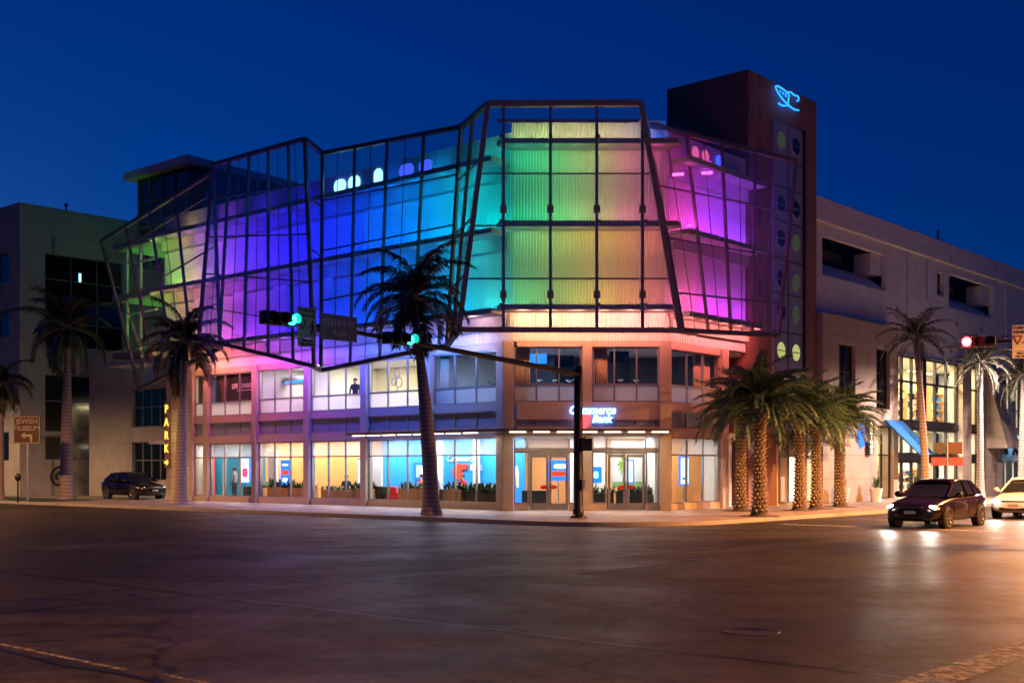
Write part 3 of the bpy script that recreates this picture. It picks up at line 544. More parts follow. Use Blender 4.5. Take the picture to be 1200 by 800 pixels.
# lit rounded openings high on the left wall
def rrect(F, u, z, w_, h_, n, mat, name='lit_opening'):
    m = MB(); pts = []
    r = min(w_, h_) * .45
    for cx, cz, a in ((w_ / 2 - r, h_ / 2 - r, 0), (-w_ / 2 + r, h_ / 2 - r, 90), (-w_ / 2 + r, -h_ / 2 + r, 180), (w_ / 2 - r, -h_ / 2 + r, 270)):
        for t in range(5):
            an = R(a + t * 22.5); pts.append(F.p(u + cx + r * math.cos(an), n, z + cz + r * math.sin(an)))
    m.extr(pts, F.n * .03); m.build(name, M[mat], B)
for u, w_, h_, mt in ((8.05, .55, .75, 'e_cyanlight'), (9.7, .8, .6, 'e_cyanlight'), (10.7, .8, .6, 'e_cyanlight'), (6.2, .9, .55, 'e_bluewin'), (5.0, .8, .5, 'e_bluewin')):
    rrect(L, u, 14.95, w_, h_, .02, mt)
for u, w_, h_, mt in ((2.2, .5, .5, 'e_magenta'), (3.0, .5, .5, 'e_magenta'), (4.1, .55, .5, 'e_bluewin')): rrect(RR, u, 15.1, w_, h_, .02, mt)
# catwalks, ledges
LS = (8.2, 11.45, 14.35); CS = (8.3, 11.65, 14.95); RS = (8.1, 11.45, 14.4)
for z in LS:
    m = MB(); m.fbox(L, .12, 25.4, 0.17, 1.15, z - .2, z); m.fbox(L, .3, 25.4, .035, .166, z - .75, z); m.build('catwalk', M['slab'], B)
for z in CS:
    m = MB(); m.prism([(0, 48.96), (-.62, 48.35), (-.4, 47.85), (6.65, 47.85), (6.85, 48.35), (6.3, 48.96)], z - .2, z); m.build('catwalk', M['slab'], B)
for z in RS:
    m = MB(); m.fbox(RR, .12, 6.4, .17, 1.1, z - .2, z); m.fbox(RR, .3, 6.4, .035, .166, z - .7, z - .001); m.build('catwalk', M['slab'], B)
# far end terrace behind the green facet
for z in LS:
    m = MB(); m.fbox(L, 25.4, 29.3, -5, .9, z - .3, z); m.build('terrace_slab', M['slab'], B)
m = MB(); m.fbox(L, 25.4, 31, -5.3, -5, 7.0, 15.6); m.fbox(L, 25.2, 25.4, -5, -.3, 7, 15.4); m.fbox(L, 25.4, 26.6, -3.1, -3, 8.2, 14.1); m.build('terrace_wall', M['incream'], B)
m = MB()
for u in (27.2, 28.6): m.fbox(L, u - .07, u + .07, .3, .44, 8.2, 14.05)
for z in (10.4, 13.2): m.fbox(L, 25.5, 29, .3, .4, z, z + .1)
m.build('terrace_frame', M['panel'], B)
m = MB(); m.fbox(L, 26.75, 27.6, -4.99, -4.93, 8.25, 10.5); m.fbox(L, 26.0, 26.5, -2.99, -2.95, 11.6, 13.8); m.build('terrace_door', pm('green_door', (.2, .5, .3), .5), B)

# ---------------- coloured floodlights along the catwalks
def lerp_col(tab, x):
    for i in range(len(tab) - 1):
        if x <= tab[i + 1][0]:
            t = max(0, (x - tab[i][0]) / (tab[i + 1][0] - tab[i][0])); return tuple(a + (c - a) * t for a, c in zip(tab[i][1], tab[i + 1][1]))
    return tab[-1][1]
fm_ = MB(); fm_.box(-.13, .13, -.07, .07, 0, .12); fm_.tube([(0, 0, 0), (0, 0, -.06)], .02, 6)
flood = fm_.build('floodlight', M['black'], B); flood.location = (0, 0, 0); fmesh = flood.data; first = [True]
def floodlight(F, u, n, z, d, e, c, sx=.5):
    global flood
    if first[0]: o = flood; first[0] = False
    else:
        o = bpy.data.objects.new('floodlight', fmesh); COL.objects.link(o); o.parent = B
    o.location = F.p(u, n, z + .03) - wloc(B); o.rotation_euler = (0, 0, math.atan2(F.u.y, F.u.x))
    lamp('AREA', 'flood_beam', F.p(u, n - .09, z + .16), e, c, d, sx, .12)
Lmid = [(0, (0, .7, .5)), (2.5, (0, .5, .8)), (4.5, (0, .26, 1)), (8, (0, .07, 1)), (12, (.008, .012, 1)), (15, (.03, .012, 1)), (18, (.1, .02, 1)), (20.5, (.4, .06, .9)), (22, (.8, .3, .15)), (24, (.3, .7, .08))]
Llow = [(0, (.05, .75, .5)), (2.5, (0, .48, .85)), (4.5, (0, .24, 1)), (8, (0, .08, 1)), (12, (.015, .03, 1)), (15, (.08, .02, 1)), (17.5, (.32, .04, .95)), (20, (.85, .1, .6)), (22, (.9, .3, .15)), (24, (.55, .6, .08))]
Lbel = [(0, (1, .5, .4)), (3, (.4, .35, 1)), (8, (.1, .15, 1)), (12, (.18, .08, 1)), (15, (.5, .08, 1)), (17.5, (1, .12, .4)), (20, (1, .25, .12)), (24, (1, .6, .2))]
Cmid = [(.3, (0, 1, .42)), (2, (.1, 1, .2)), (3.6, (.75, .6, .18)), (5, (1, .12, .3)), (6.2, (1, .06, .45))]
Clow = [(.3, (.15, 1, .3)), (2, (.55, .8, .12)), (3.6, (1, .55, .1)), (5, (1, .28, .1)), (6.2, (1, .14, .2))]
Ctop = [(0, (.6, 1, .3)), (2.5, (1, .9, .35)), (4.6, (1, .7, .35)), (5.3, (.8, .4, .6)), (5.8, (.05, .15, 1))]
Rmid = [(.4, (1, .06, .38)), (2, (.75, .05, .95)), (3.6, (.4, .04, 1)), (5.4, (.3, .04, .9))]
Rlow = [(.4, (1, .16, .3)), (2, (1, .07, .5)), (4, (.75, .06, .85)), (5.4, (.6, .05, .8))]
E = 22
rv_ = random.Random(2)
for k in range(16):
    u = .9 + k * 1.55
    floodlight(L, u, 1.05, LS[1], L.n * -1 + UP * .9, E * 1.25, lerp_col(Lmid, u)); floodlight(L, u, 1.05, LS[0], L.n * -1 + UP * .9, E * (.85 + .6 * rv_.random()), lerp_col(Llow, u))
    lamp('AREA', 'flood_beam', L.p(u + .5, 1.0, LS[0] - .28), E * (.7 + .9 * rv_.random()), lerp_col(Lbel, u), L.n * -1 - UP * .45, .35, .12)
    lamp('AREA', 'flood_beam', L.p(u + .8, 1.0, LS[2] - .28), E * .8, lerp_col(Lmid, u), L.n * -1 - UP * 1, .5, .12)
    lamp('AREA', 'flood_beam', L.p(u + .8, 1.0, LS[1] - .28), E * .8, lerp_col(Llow, u), L.n * -1 - UP * 1, .5, .12)
    if k % 2 == 0: floodlight(L, u, 1.0, LS[2], L.n * -1 + UP * .3, E * .4, lerp_col(Lmid, u))
Lund = [(1.5, (.25, .4, 1)), (4, (.04, .2, 1)), (8, (.05, .12, 1)), (11, (.15, .06, 1)), (14, (.5, .08, .8)), (17, (1, .15, .4)), (20, (1, .3, .2))]
for k in range(10):
    u = 2 + k * 2.05; zz = 7.0 if k < 8 else 7.2
    lamp('AREA', 'soffit_light', L.p(u, 1.25, zz), 95 if k < 6 else 60, lerp_col(Lund, u), Vector((0, 0, -1)) - L.n * .6, .4, .15)
for k in range(6):
    x = .45 + k * 1.08
    floodlight(C, x, 1.05, CS[1], C.n * -1 + UP * 1.0, E * .36 * (.5 + 1.0 * rv_.random()), lerp_col(Cmid, x)); floodlight(C, x, 1.05, CS[0], C.n * -1 + UP * 1.0, E * .36 * (.5 + 1.0 * rv_.random()), lerp_col(Clow, x)); floodlight(C, x, 1.05, CS[2], C.n * -1 + UP * .5, E * .45, lerp_col(Ctop, x))
    lamp('AREA', 'flood_beam', C.p(x, 1.05, CS[0] - .28), E * 2.3, (1, .42 - x * .03, .2), C.n * -1 - UP * .6, .3, .12)
    lamp('AREA', 'flood_beam', C.p(x, 1.05, CS[1] - .28), E * .38, lerp_col(Clow, x), C.n * -1 - UP * 1.0, .5, .12)
    lamp('AREA', 'flood_beam', C.p(x, 1.05, CS[2] - .28), E * .38, lerp_col(Cmid, x), C.n * -1 - UP * 1.0, .5, .12)
for k in range(5):
    u = .6 + k * 1.32
    floodlight(RR, u, .95, RS[1], RR.n * -1 + UP * 1.0, E * 1.5, lerp_col(Rmid, u)); floodlight(RR, u, .95, RS[0], RR.n * -1 + UP * 1.0, E * 1.4, lerp_col(Rlow, u))
    lamp('AREA', 'flood_beam', RR.p(u, .95, RS[0] - .28), E * 2.2, (1, .18, .16), RR.n * -1 - UP * .6, .5, .12)
    lamp('AREA', 'flood_beam', RR.p(u, .95, RS[2] - .28), E * .4, lerp_col(Rmid, u), RR.n * -1 - UP * 1.0, .5, .12)
    if k < 3: floodlight(RR, u, .95, RS[2], RR.n * -1 + UP * .3, E * .2, lerp_col(Rmid, u))
# terrace lights: green and amber
for z in (LS[1], LS[0]):
    lamp('AREA', 'terrace_light', L.p(28.2, -.2, z + .2), 70, (.12, 1, .12), UP * .8 - L.u * .1 - L.n * .9, .5, .5); lamp('AREA', 'terrace_light', L.p(26.2, -.8, z + .2), 9, (1, .5, .12), UP - L.n * .8, .4, .4)
    lamp('AREA', 'terrace_light', L.p(27.4, -2.5, z + 2.5), 24, (.45, .9, .15), (0, 0, -1), 1.5, 1.5)
lamp('AREA', 'terrace_light', L.p(24.2, 1.2, 7.6), 24, (1, .72, .26), L.n * -1 - UP * .9, 1.2, .2)

# ---------------- faceted glass screen
TA, BA = at(119, 283, 64), at(163, 456, 64.5); TB, BB = at(250, 201, 58.6), at(258, 408, 58.4)
TB2, BB2 = at(250, 193, 57.4), at(233, 396, 57.0); TC1, BC1 = at(357, 163, 53), at(368, 429, 52.8)
TC2, BC2 = at(378, 180, 54.2), at(376, 434, 53.9); TD, BD = at(540, 149, 49.6), at(524, 405, 48.9)
TE, BE = at(572, 122, 47.5), at(538, 386, 47.0); TF, BF = at(751, 121, 47.5), at(797, 387, 47.0)
TG, BG = at(758, 146, 48.6), at(800, 387, 47.5); TH, BH = at(933, 189, 52.8), at(912, 393, 52.2)
def facet(TL, BL, TR, BR, us, vs, sub=(), edge=(1, 1)):
    e = bpy.data.objects.new('glass_facet', None); COL.objects.link(e); e.parent = B; e.location = (BL + BR) / 2 - wloc(B)
    nrm = (TR - BL).cross(TL - BR).normalized()
    if nrm.y > 0: nrm = -nrm
    T = lambda t: TL.lerp(TR, t); Bt = lambda t: BL.lerp(BR, t)
    P = lambda t, v: T(t).lerp(Bt(t), v)
    m = MB()
    m.bar(T(0), T(1), .17, .2, nrm); m.bar(Bt(0), Bt(1), .17, .2, nrm)
    for i, t in enumerate(us):
        if (i == 0 and not edge[0]) or (i == len(us) - 1 and not edge[1]): continue
        w_ = .13 if i in (0, len(us) - 1) else .07
        m.bar(T(t), Bt(t), w_, .14, nrm)
    for v in vs: m.bar(P(0, v), P(1, v), .055, .09, nrm)
    m.build('screen_frame', M['steel'], e)
    if sub:
        m = MB()
        for t in sub: m.bar(T(t), Bt(t), .014, .04, nrm)
        m.build('glazing_bar', M['steel'], e)
    m = MB(); m.add([BL, BR, TR, TL], [(0, 1, 2), (0, 2, 3)]); m.build('pane', M['screen'], e)
facet(TA, BA, TB, BB, [0, .23, .45, .68, 1], [.12, .42, .74], [.11, .34, .56])
facet(TB, BB, TB2, BB2, [0, 1], [], edge=(0, 0))
facet(TB2, BB2, TC1, BC1, [0, .19, .41, .62, .83, 1], [.2, .42, .63, .82], [.1, .3, .51, .72, .9])
facet(TC1, BC1, TC2, BC2, [0, 1], [.25, .48, .73])
facet(TC2, BC2, TD, BD, [0, .25, .49, .75, 1], [.22, .45, .68], [.12, .37, .62], edge=(0, 1))
facet(TD, BD, TE, BE, [0, .45, 1], [.25, .5, .75], edge=(0, 1))
# centre facet: upright mullions inside slanted end frames
e = bpy.data.objects.new('glass_facet', None); COL.objects.link(e); e.parent = B; e.location = (BE + BF) / 2 - wloc(B)
m = MB(); n_ = Vector((0, -1, 0))
def cpt(px, py): 
    v = (py - 122) / 264; return at(px, py, 47.5 - .5 * v)
m.bar(TE, TF, .24, .24, n_); m.bar(BE, BF, .2, .22, n_); m.bar(TE, BE, .2, .2, n_); m.bar(TF, BF, .2, .2, n_)
m.bar(cpt(582, 141) + Vector((0, .12, 0)), cpt(748, 141) + Vector((0, .12, 0)), .12, .1, n_)
for px in (590, 645, 699.5, 753): m.bar(cpt(px, 124) + Vector((0, .1, 0)), cpt(px, 385) + Vector((0, .1, 0)), .12, .16, n_)
for py in (203, 264, 326):
    t = (py - 122) / 264
    m.bar(cpt(572 - 34 * t, py) + Vector((0, .1, 0)), cpt(751 + 46 * t, py) + Vector((0, .1, 0)), .06, .1, n_)
for px in (590, 645, 699.5, 753):
    for py in (245, 345): 
        c = cpt(px, py) + Vector((0, .02, 0)); m.box(c.x - .13, c.x + .13, c.y - .1, c.y + .1, c.z - .14, c.z + .14)
m.build('screen_frame', M['steel_lit'], e)
m = MB(); m.add([BE, BF, TF, TE], [(0, 1, 2, 3)]); m.build('pane', M['screen'], e)
facet(TF, BF, TG, BG, [0, 1], [.25, .5, .75], edge=(0, 0))
facet(TG, BG, TH, BH, [0, .25, .48, .71, 1], [.3, .56, .82], [.12, .36, .6, .84])
# outriggers from the catwalks to the screen
for z, lst in ((8.1, (2, 5, 8, 11, 14, 17, 20)), (11.35, (2, 5, 8, 11, 14, 17, 20)), (14.25, (5, 8, 11, 14, 17, 20))):
    for u in lst:
        m = MB(); m.bar(L.p(u, 1.1, z), L.p(u, 1.72, z - .15), .08, .1, UP); m.build('outrigger', M['steel'], B)
for z in (8.2, 11.5, 14.85):
    for x in (-.45, 1.55, 3.45, 5.3):
        m = MB(); m.bar((x, 47.8, z), (x, 47.2, z), .09, .12, UP); m.build('outrigger', M['steel'], B)

# ---------------- limestone end wall with PARK sign, recessed link
m = MB(); m.fbox(L, LEND + .1, 25.2, -.3, .02, 0, 7.4); m.build('end_wall', M['lime'], B)
m = MB(); m.fbox(L, LEND + .1, 29.2, -.3, 1.3, 7.42, 7.6); m.build('soffit', M['panel'], B)
pk = bpy.data.objects.new('park_sign', None); COL.objects.link(pk); pk.parent = B; pk.location = L.p(25.0, .3, 2.5) - wloc(B)
m = MB(); m.fbox(L, 24.75, 25.19, .03, .14, 1.75, 5.35); m.build('backing', M['granite'], pk)
for i, ch in enumerate('PARK'): text(ch, 'lettering', .62, L.p(24.97, .16, 4.95 - i * .72), RL, M['e_yellow'], pk, off=.012)
m = MB(); z_ = 2.05
m.extr([L.p(24.97 - a, .145, z_ + c) for a, c in ((-.2, .06), (.02, .06), (.02, .16), (.2, 0), (.02, -.16), (.02, -.06), (-.2, -.06))], L.n * .03); m.build('arrow', M['e_yellow'], pk)
lamp('AREA', 'park_glow', L.p(24.4, .8, 3.5), 6, (1, .75, .25), L.n * -1, .4, 2.4)

# ---------------- lift tower
TW = MB(); TW.fbox(RR, 6.65, 13.2, -4.4, .0, 0, 19.75); TW.build('tower', M['granite'], B)
m = MB(); m.fbox(RR, 8.75, 11.6, .004, .09, 3.3, 17.9); m.build('tower_panel', M['towerblue'], B)
m = MB(); m.fbox(RR, 11.62, 11.75, .004, .2, 3.3, 18.0); m.fbox(RR, 10.12, 10.18, .092, .11, 3.3, 17.85)
for z in (16.2, 14.9, 13.3, 11.5, 9.9, 8.1): m.fbox(RR, 8.75, 11.6, .092, .107, z, z + .05)
m.build('tower_trim', M['dark'], B)
rw = [(7.25, 'e_yg', 'e_yg'), (9.1, 'darkglass', 'e_ygd'), (10.6, 'darkglass', 'e_ygd'), (12.5, 'darkglass', 'e_ygd'), (14.1, 'darkglass', 'darkglass'), (17.1, 'e_ygd', 'darkglass')]
for z, a, c in rw:
    for u, mt in ((9.45, a), (10.9, c)):
        e = bpy.data.objects.new('round_window', None); COL.objects.link(e); e.parent = B; e.location = RR.p(u, .1, z) - wloc(B)
        m = MB(); m.lathe(RR.p(u, .092, z), [(.4, 0), (.4, .03)], 20, nr + (0,)); m.build('pane', M[mt], e)
        m = MB()
        pts = [RR.p(u + .42 * math.cos(t), .11, z + .42 * math.sin(t)) for t in [2 * math.pi * i / 20 for i in range(21)]]
        m.tube(pts, .03, 5, cap=False); m.bar(RR.p(u - .4, .125, z), RR.p(u + .4, .125, z), .04, .01, RR.n); m.build('frame', M['towerblue'], e)
# neon emblem on the tower
ne = bpy.data.objects.new('neon_emblem', None); COL.objects.link(ne); ne.parent = B; ne.location = RR.p(9.9, .1, 18.4) - wloc(B)
def neon(pts, r=.04):
    # px offsets of the emblem in its own wall plane: u right, z up
    m = MB(); m.tube([RR.p(8.9 + a * 1.0, .12, 18.76 + c * .46) for a, c in pts], r, 6); m.build('neon_tube', M['e_cyan'], ne)
def smooth(pts, k=6):
    o = []
    for i in range(len(pts) - 1):
        p0 = pts[max(i - 1, 0)]; p1 = pts[i]; p2 = pts[i + 1]; p3 = pts[min(i + 2, len(pts) - 1)]
        for j in range(k):
            t = j / k; o.append(tuple(.5 * ((2 * p1[d]) + (-p0[d] + p2[d]) * t + (2 * p0[d] - 5 * p1[d] + 4 * p2[d] - p3[d]) * t * t + (-p0[d] + 3 * p1[d] - 3 * p2[d] + p3[d]) * t ** 3) for d in (0, 1)))
    return o + [pts[-1]]
neon(smooth([(2.25, 0.25), (1.75, .15), (1.2, .32), (.7, .62), (.3, 1.0), (.05, 1.4), (.05, 1.62), (.25, 1.72), (.7, 1.66), (1.1, 1.52), (1.28, 1.38), (1.25, .95), (1.2, .42)]))
neon(smooth([(.3, .02), (.65, -.03), (1.0, .12), (1.25, .32)]))
neon(smooth([(1.2, 1.62), (1.5, 1.74), (1.8, 1.62), (2.1, 1.68), (2.25, 1.55), (2.2, 1.25), (2.08, 1.15)]))
for a in (.42, .68, .94): neon([(a, 1.42 - a * .1), (a + .06, 1.42 - a * .45)], .035)
lamp('AREA', 'emblem_glow', RR.p(9.9, .9, 19.1), 5, (.1, .35, 1), RR.n * -1, 1.5, 1)
# tower entrance
m = MB(); m.fbox(RR, 9.2, 12.8, .004, .05, 0, 2.9); m.build('entrance_recess', M['incream'], B)
window('entrance_window', RR, 9.25, 12.75, .1, 2.85, 4, (2.3,), 'pane', n=.12, fw=.08)
lamp('AREA', 'entrance_light', RR.p(11, .09, 2.7), 3, (1, .85, .45), (0, 0, -1), 3, .04)
m = MB(); m.fbox(RR, 10.2, 10.9, .055, .08, .1, 2.25); m.build('entrance_poster', M['e_warm'], B)
m = MB(); m.hexa([RR.p(8.9, .1, 3.1), RR.p(13.1, .1, 3.1), RR.p(13.1, 1.9, 2.75), RR.p(8.9, 1.9, 2.75), RR.p(8.9, .1, 3.9), RR.p(13.1, .1, 3.9), RR.p(13.1, 1.9, 2.8), RR.p(8.9, 1.9, 2.8)]); m.build('entrance_awning', M['awngrey'], B)

# roof penthouse
ph = Fr((-19, 70), ul, nl); ph2 = Fr((-19, 70), ur, nr)
e = bpy.data.objects.new('penthouse', None); COL.objects.link(e); e.parent = B; e.location = Vector((-19, 70, 15)) - wloc(B)
pc = [ph.p(0, 0, 0), ph.p(5.2, 0, 0), ph.p(5.2, 0, 0) + ph2.u * 7, ph2.p(7, 0, 0)]
m = MB(); m.prism([tuple(p.xy) for p in pc], 14, 19.4); m.build('wall', M['darkglass'], e)
m = MB(); m.prism([tuple(p.xy) for p in (ph.p(-.8, .6, 0), ph.p(6, .6, 0), ph.p(6, .6, 0) + ph2.u * 8, ph2.p(8, .2, 0))], 19.42, 19.85); m.build('roof', M['panel'], e)
m = MB()
for k in range(5): m.bar(ph.p(k * 1.3, .04, 14), ph.p(k * 1.3, .04, 19.4), .12, .08, ph.n)
for k in range(1, 5): m.bar(ph2.p(k * 1.5, .04, 14), ph2.p(k * 1.5, .04, 19.4), .12, .08, ph2.n)
for z in (16.4, 17.9): m.bar(ph.p(0, .05, z), ph.p(5.2, .05, z), .12, .06, ph.n); m.bar(ph2.p(0, .05, z), ph2.p(7, .05, z), .12, .06, ph2.n)
m.build('mullion', M['steel'], e)
#__PART2__

# ================================================================== LEFT OFFICE BUILDING
OF = Fr((-30.5, 74), ur, nr); OL = Fr((-30.5, 74), ul, nl)
O = thing('office_building', 'plain beige office block with dark ribbon windows at the far left', 'building', (-30.5, 76, 0))
back = [OF.p(0, 0, 0), OL.p(30, 0, 0), OL.p(30, 0, 0) + OF.u * 30, OF.p(30, 0, 0)]
def wall_with_holes(F, u0, u1, z0, z1, holes, n0, n1, mb):
    us = sorted({u0, u1, *[h[0] for h in holes], *[h[1] for h in holes]})
    for i in range(len(us) - 1):
        a, d = us[i], us[i + 1]; c = (a + d) / 2
        hs = sorted([(h[2], h[3]) for h in holes if h[0] <= c <= h[1]]); z = z0
        for h0, h1 in hs:
            if h0 > z: mb.fbox(F, a, d, n0, n1, z, h0)
            z = h1
        if z < z1: mb.fbox(F, a, d, n0, n1, z, z1)
hr = [(1.67, 7.13, 9.44, 15.3), (1.67, 7.13, 4.06, 7.66), (1.67, 7.13, 2.25, 3.75)]
hl = [(1.4, 9, 13.4, 15.3), (1.4, 9, 10, 11.7), (1.4, 9, 6.0, 7.7), (1.4, 9, 2.2, 4), (11, 20, 13.4, 15.3), (11, 20, 10, 11.7)]
m = MB(); wall_with_holes(OF, .0, 12, 0, 18.2, hr, -.4, 0, m); wall_with_holes(OL, .41, 30, 0, 18.2, hl, -.4, -.003, m); m.build('wall', M['offw'], O)
m = MB(); m.prism([tuple(p.xy) for p in (OF.p(.3, -.4, 0), OL.p(29, -.5, 0), OL.p(29, -.5, 0) + OF.u * 20, OF.p(20, -.4, 0))], 17.5, 17.9); m.build('roof', M['slab'], O)
m = MB(); m.fbox(OF, .3, 12, -3.4, -3.2, 0, 17.4); m.build('core', M['indark'], O)
window('ribbon_window', OF, 1.67, 7.13, 9.44, 15.3, 3, (11.0, 12.4, 13.7), 'darkglass', fm='frame', n=-.22, parent=O, fw=.05)
window('ribbon_window', OF, 1.67, 7.13, 4.06, 7.66, 3, (6.0,), 'darkglass', fm='frame', n=-.22, parent=O, fw=.05)
window('ribbon_window', OF, 1.67, 7.13, 2.25, 3.75, 3, (), 'darkglass', fm='frame', n=-.22, parent=O, fw=.05)
for h in hl: window('ribbon_window', OL, *h, 5, (), 'darkglass', n=-.2, parent=O, fw=.05)
m = MB(); m.fbox(OF, 4.05, 4.2, -.21, -.19, 13.75, 14.3); m.build('lit_gap', M['e_cyanlight'], O)
# ornamental swirls on the plinth
for u in (2.6, 5.6):
    m = MB(); pts = []
    for i in range(40):
        t = i / 39; a = 2 * math.pi * 1.6 * t; r = .75 * (1 - .75 * t); pts.append(OF.p(u + r * math.cos(a), .05, 1.15 + r * math.sin(a)))
    m.tube(pts, .07, 6); m.build('ornament', M['dark'], O)
m = MB(); m.fbox(OF, -.02, 7.3, .005, .1, 3.8, 4.0); m.build('ledge', M['offw'], O)
m = MB(); m.fbox(OF, 6.7, 6.76, .3, .36, 0, 2.0); m.tube([OF.p(6.7, .33, 2), OF.p(6.7, .33, 2.2)], .09, 8); m.build('post', M['galv'], O)
m = MB(); m.tube([OF.p(3.6, -1, 17.8), OF.p(3.6, -1, 18.7)], .05, 6); m.ball(OF.p(3.6, -1, 18.75), .12); m.build('roof_vent', M['dark'], O)
# recessed link between the two buildings
K = thing('link_building', 'dim recessed link with narrow stacked windows behind the PARK sign', 'building', tuple(L.p(28, -4, 0)))
kh = [(26.4, 28.1, z, z + 2.5) for z in (.8, 4.0, 7.0)] + [(29.2, 33.0, z, z + 2.3) for z in (1, 4.2)]
m = MB(); wall_with_holes(L, 25.2, 38, 0, 9, kh, -3.0, -2.6, m); m.build('wall', M['offw'], K)
m = MB(); m.fbox(L, 25.2, 38, -6, -3.4, 8.7, 8.95); m.build('roof', M['slab'], K)
for h in kh: window('window', L, *h, 2 if h[0] < 29 else 4, (h[2] + 1.2,), 'darkglass', n=-2.8, parent=K)

# ================================================================== RIGHT RETAIL BUILDING
S = thing('retail_building', 'long pale parking deck above lit street shops beyond the dark tower', 'building', tuple(RR.p(28, -2, 0)))
hu = [(14.2, 21.8, 11.4, 13.4), (30.7, 38.2, 11.4, 13.5), (28.9, 30.0, 12.0, 13.4), (46, 54, 11.4, 13.5)]
m = MB(); wall_with_holes(RR, 13.22, 70, 8.1, 14.0, hu, -.5, -.2, m); m.build('upper_wall', M['whitewall'], S)
m = MB(); m.fbox(RR, 13.22, 70, -.5, .0, 14.0, 15.2); m.build('cornice', M['whitewall'], S, bevel=.03)
m = MB(); m.fbox(RR, 13.3, 70, -14, -.55, 15.0, 15.1); m.fbox(RR, 13.3, 70, -14, -.55, 8.2, 8.4); m.build('deck', M['slab'], S)
for h in hu[:2] + hu[3:]:
    e = bpy.data.objects.new('opening', None); COL.objects.link(e); e.parent = S; e.location = RR.p((h[0] + h[1]) / 2, -.6, h[2]) - wloc(S)
    m = MB(); u0, u1, z0, z1 = h
    m.hexa([RR.p(u0, -1.5, z0), RR.p(u1, -1.5, z0), RR.p(u1, -.22, z0), RR.p(u0, -.22, z0), RR.p(u0, -1.5, z0 + 1.0), RR.p(u1, -1.5, z0 + 1.0), RR.p(u1, -.22, z0 + .05), RR.p(u0, -.22, z0 + .05)]); m.build('sill', M['whitewall'], e)
    m = MB(); m.fbox(RR, u1 - 1.3, u1, -1.5, -.52, z0 + .9, z1); m.build('reveal', M['whitewall'], e)
    m = MB(); 
    for k in range(5): m.fbox(RR, u0, u1, -3 - k * 1.2, -2.8 - k * 1.2, z1 - .2, z1 + .3)
    m.build('joist', M['slab'], e)
m = MB(); m.fbox(RR, 28.9, 30, -1.0, -.9, 12, 13.4); m.build('louvre', M['dark'], S)
for u, zt, n_ in ((14.6, 17.2, -1), (33.5, 16.8, -2), (33.8, 16.2, -2)):
    m = MB(); m.tube([RR.p(u, n_, 15.05), RR.p(u, n_, zt)], .045, 6); m.tube([RR.p(u, n_, zt - .7), RR.p(u, n_, zt)], .09, 8); m.build('antenna', M['galv'], S)
for u in (24.5, 40.2, 52):
    m = MB(); m.tube([RR.p(u, -.12, 9.4), RR.p(u, -.12, 13.9)], .06, 8); m.build('downpipe', M['whitewall'], S)
m = MB()
for u in (23.2, 27.5, 31.8, 36, 43): m.fbox(RR, u - .18, u + .18, -.2, -.12, 10.4, 10.7)
m.build('wall_vent', M['slab'], S)
# stone base with tall windows
hb = [(14.95, 16.8, 4.6, 8.0), (14.4, 15.2, .1, 3.9), (19.3, 21.0, 4.9, 8.1), (19.4, 21.5, .1, 4.0)]
m = MB(); wall_with_holes(RR, 13.22, 22.1, 0, 9.4, hb, -.55, .35, m); m.build('stone_base', M['limewarm'], S)
for h in hb: window('window', RR, *h, 2, (h[2] + (h[3] - h[2]) * .6,), 'pane' if h[2] < 1 else 'darkglass', fm='blackframe', n=.1, parent=S)
m = MB(); m.fbox(RR, 14.0, 16.9, -2.2, -2.1, .1, 4); m.fbox(RR, 19, 22, -2.2, -2.1, .1, 4); m.build('shop_wall', M['incream'], S)
lamp('AREA', 'shop_light', RR.p(15, -1, 3.9), 60, (1, .75, .35), (0, 0, -1), 1, 1); lamp('AREA', 'shop_light', RR.p(20.4, -1, 3.9), 80, (1, .85, .6), (0, 0, -1), 1, 1)
# storefront
for a, d, np_ in ((22.15, 26.2, 3), (26.6, 31.55, 3), (33.05, 34.95, 1)):
    window('storefront', RR, a, d, 4.35, 8.05, np_, (6.6,), 'pane', fm='blackframe', n=-.1, fw=.12, fd=.16, parent=S)
    window('storefront', RR, a, d, 2.5, 4.0, np_, (), 'pane', fm='blackframe', n=-.1, fw=.12, fd=.16, parent=S)
    window('storefront', RR, a, d, .15, 2.15, np_, (), 'pane', fm='blackframe', n=-.1, fw=.12, fd=.16, parent=S)
m = MB(); m.fbox(RR, 22.1, 31.6, -.3, .05, 3.98, 4.37); m.fbox(RR, 22.1, 31.6, -.3, .04, 2.14, 2.52); m.fbox(RR, 33, 35, -.3, .05, 3.98, 4.37); m.fbox(RR, 33, 35, -.3, .04, 2.14, 2.52); m.fbox(RR, 26.15, 26.65, -.3, .06, .0, 8.06); m.build('storefront_band', M['blackframe'], S)
for a, d in ((31.58, 33.02), (34.98, 38.4)):
    m = MB(); m.fbox(RR, a, d, -.5, .3, 0, 8.12); m.build('pier', M['limewarm'], S)
m = MB(); m.hexa([RR.p(35.6, .3, 3.0), RR.p(38.2, .3, 3.0), RR.p(38.2, 1.6, 3.0), RR.p(35.6, 1.6, 3.0), RR.p(35.6, .3, 7.6), RR.p(36.6, .3, 7.6), RR.p(36.6, .4, 7.6), RR.p(35.6, .4, 7.6)]); m.build('fin', M['limewarm'], S)
m = MB(); m.fbox(RR, 22, 38, -4.2, -4, 0, 8.05); m.build('shop_wall', M['incream'], S)
m = MB(); m.fbox(RR, 22, 38.4, -4, -.35, 4.05, 4.25); m.fbox(RR, 22, 38.4, -4, -.35, 8.06, 8.18); m.build('shop_floor', M['inwhite'], S)
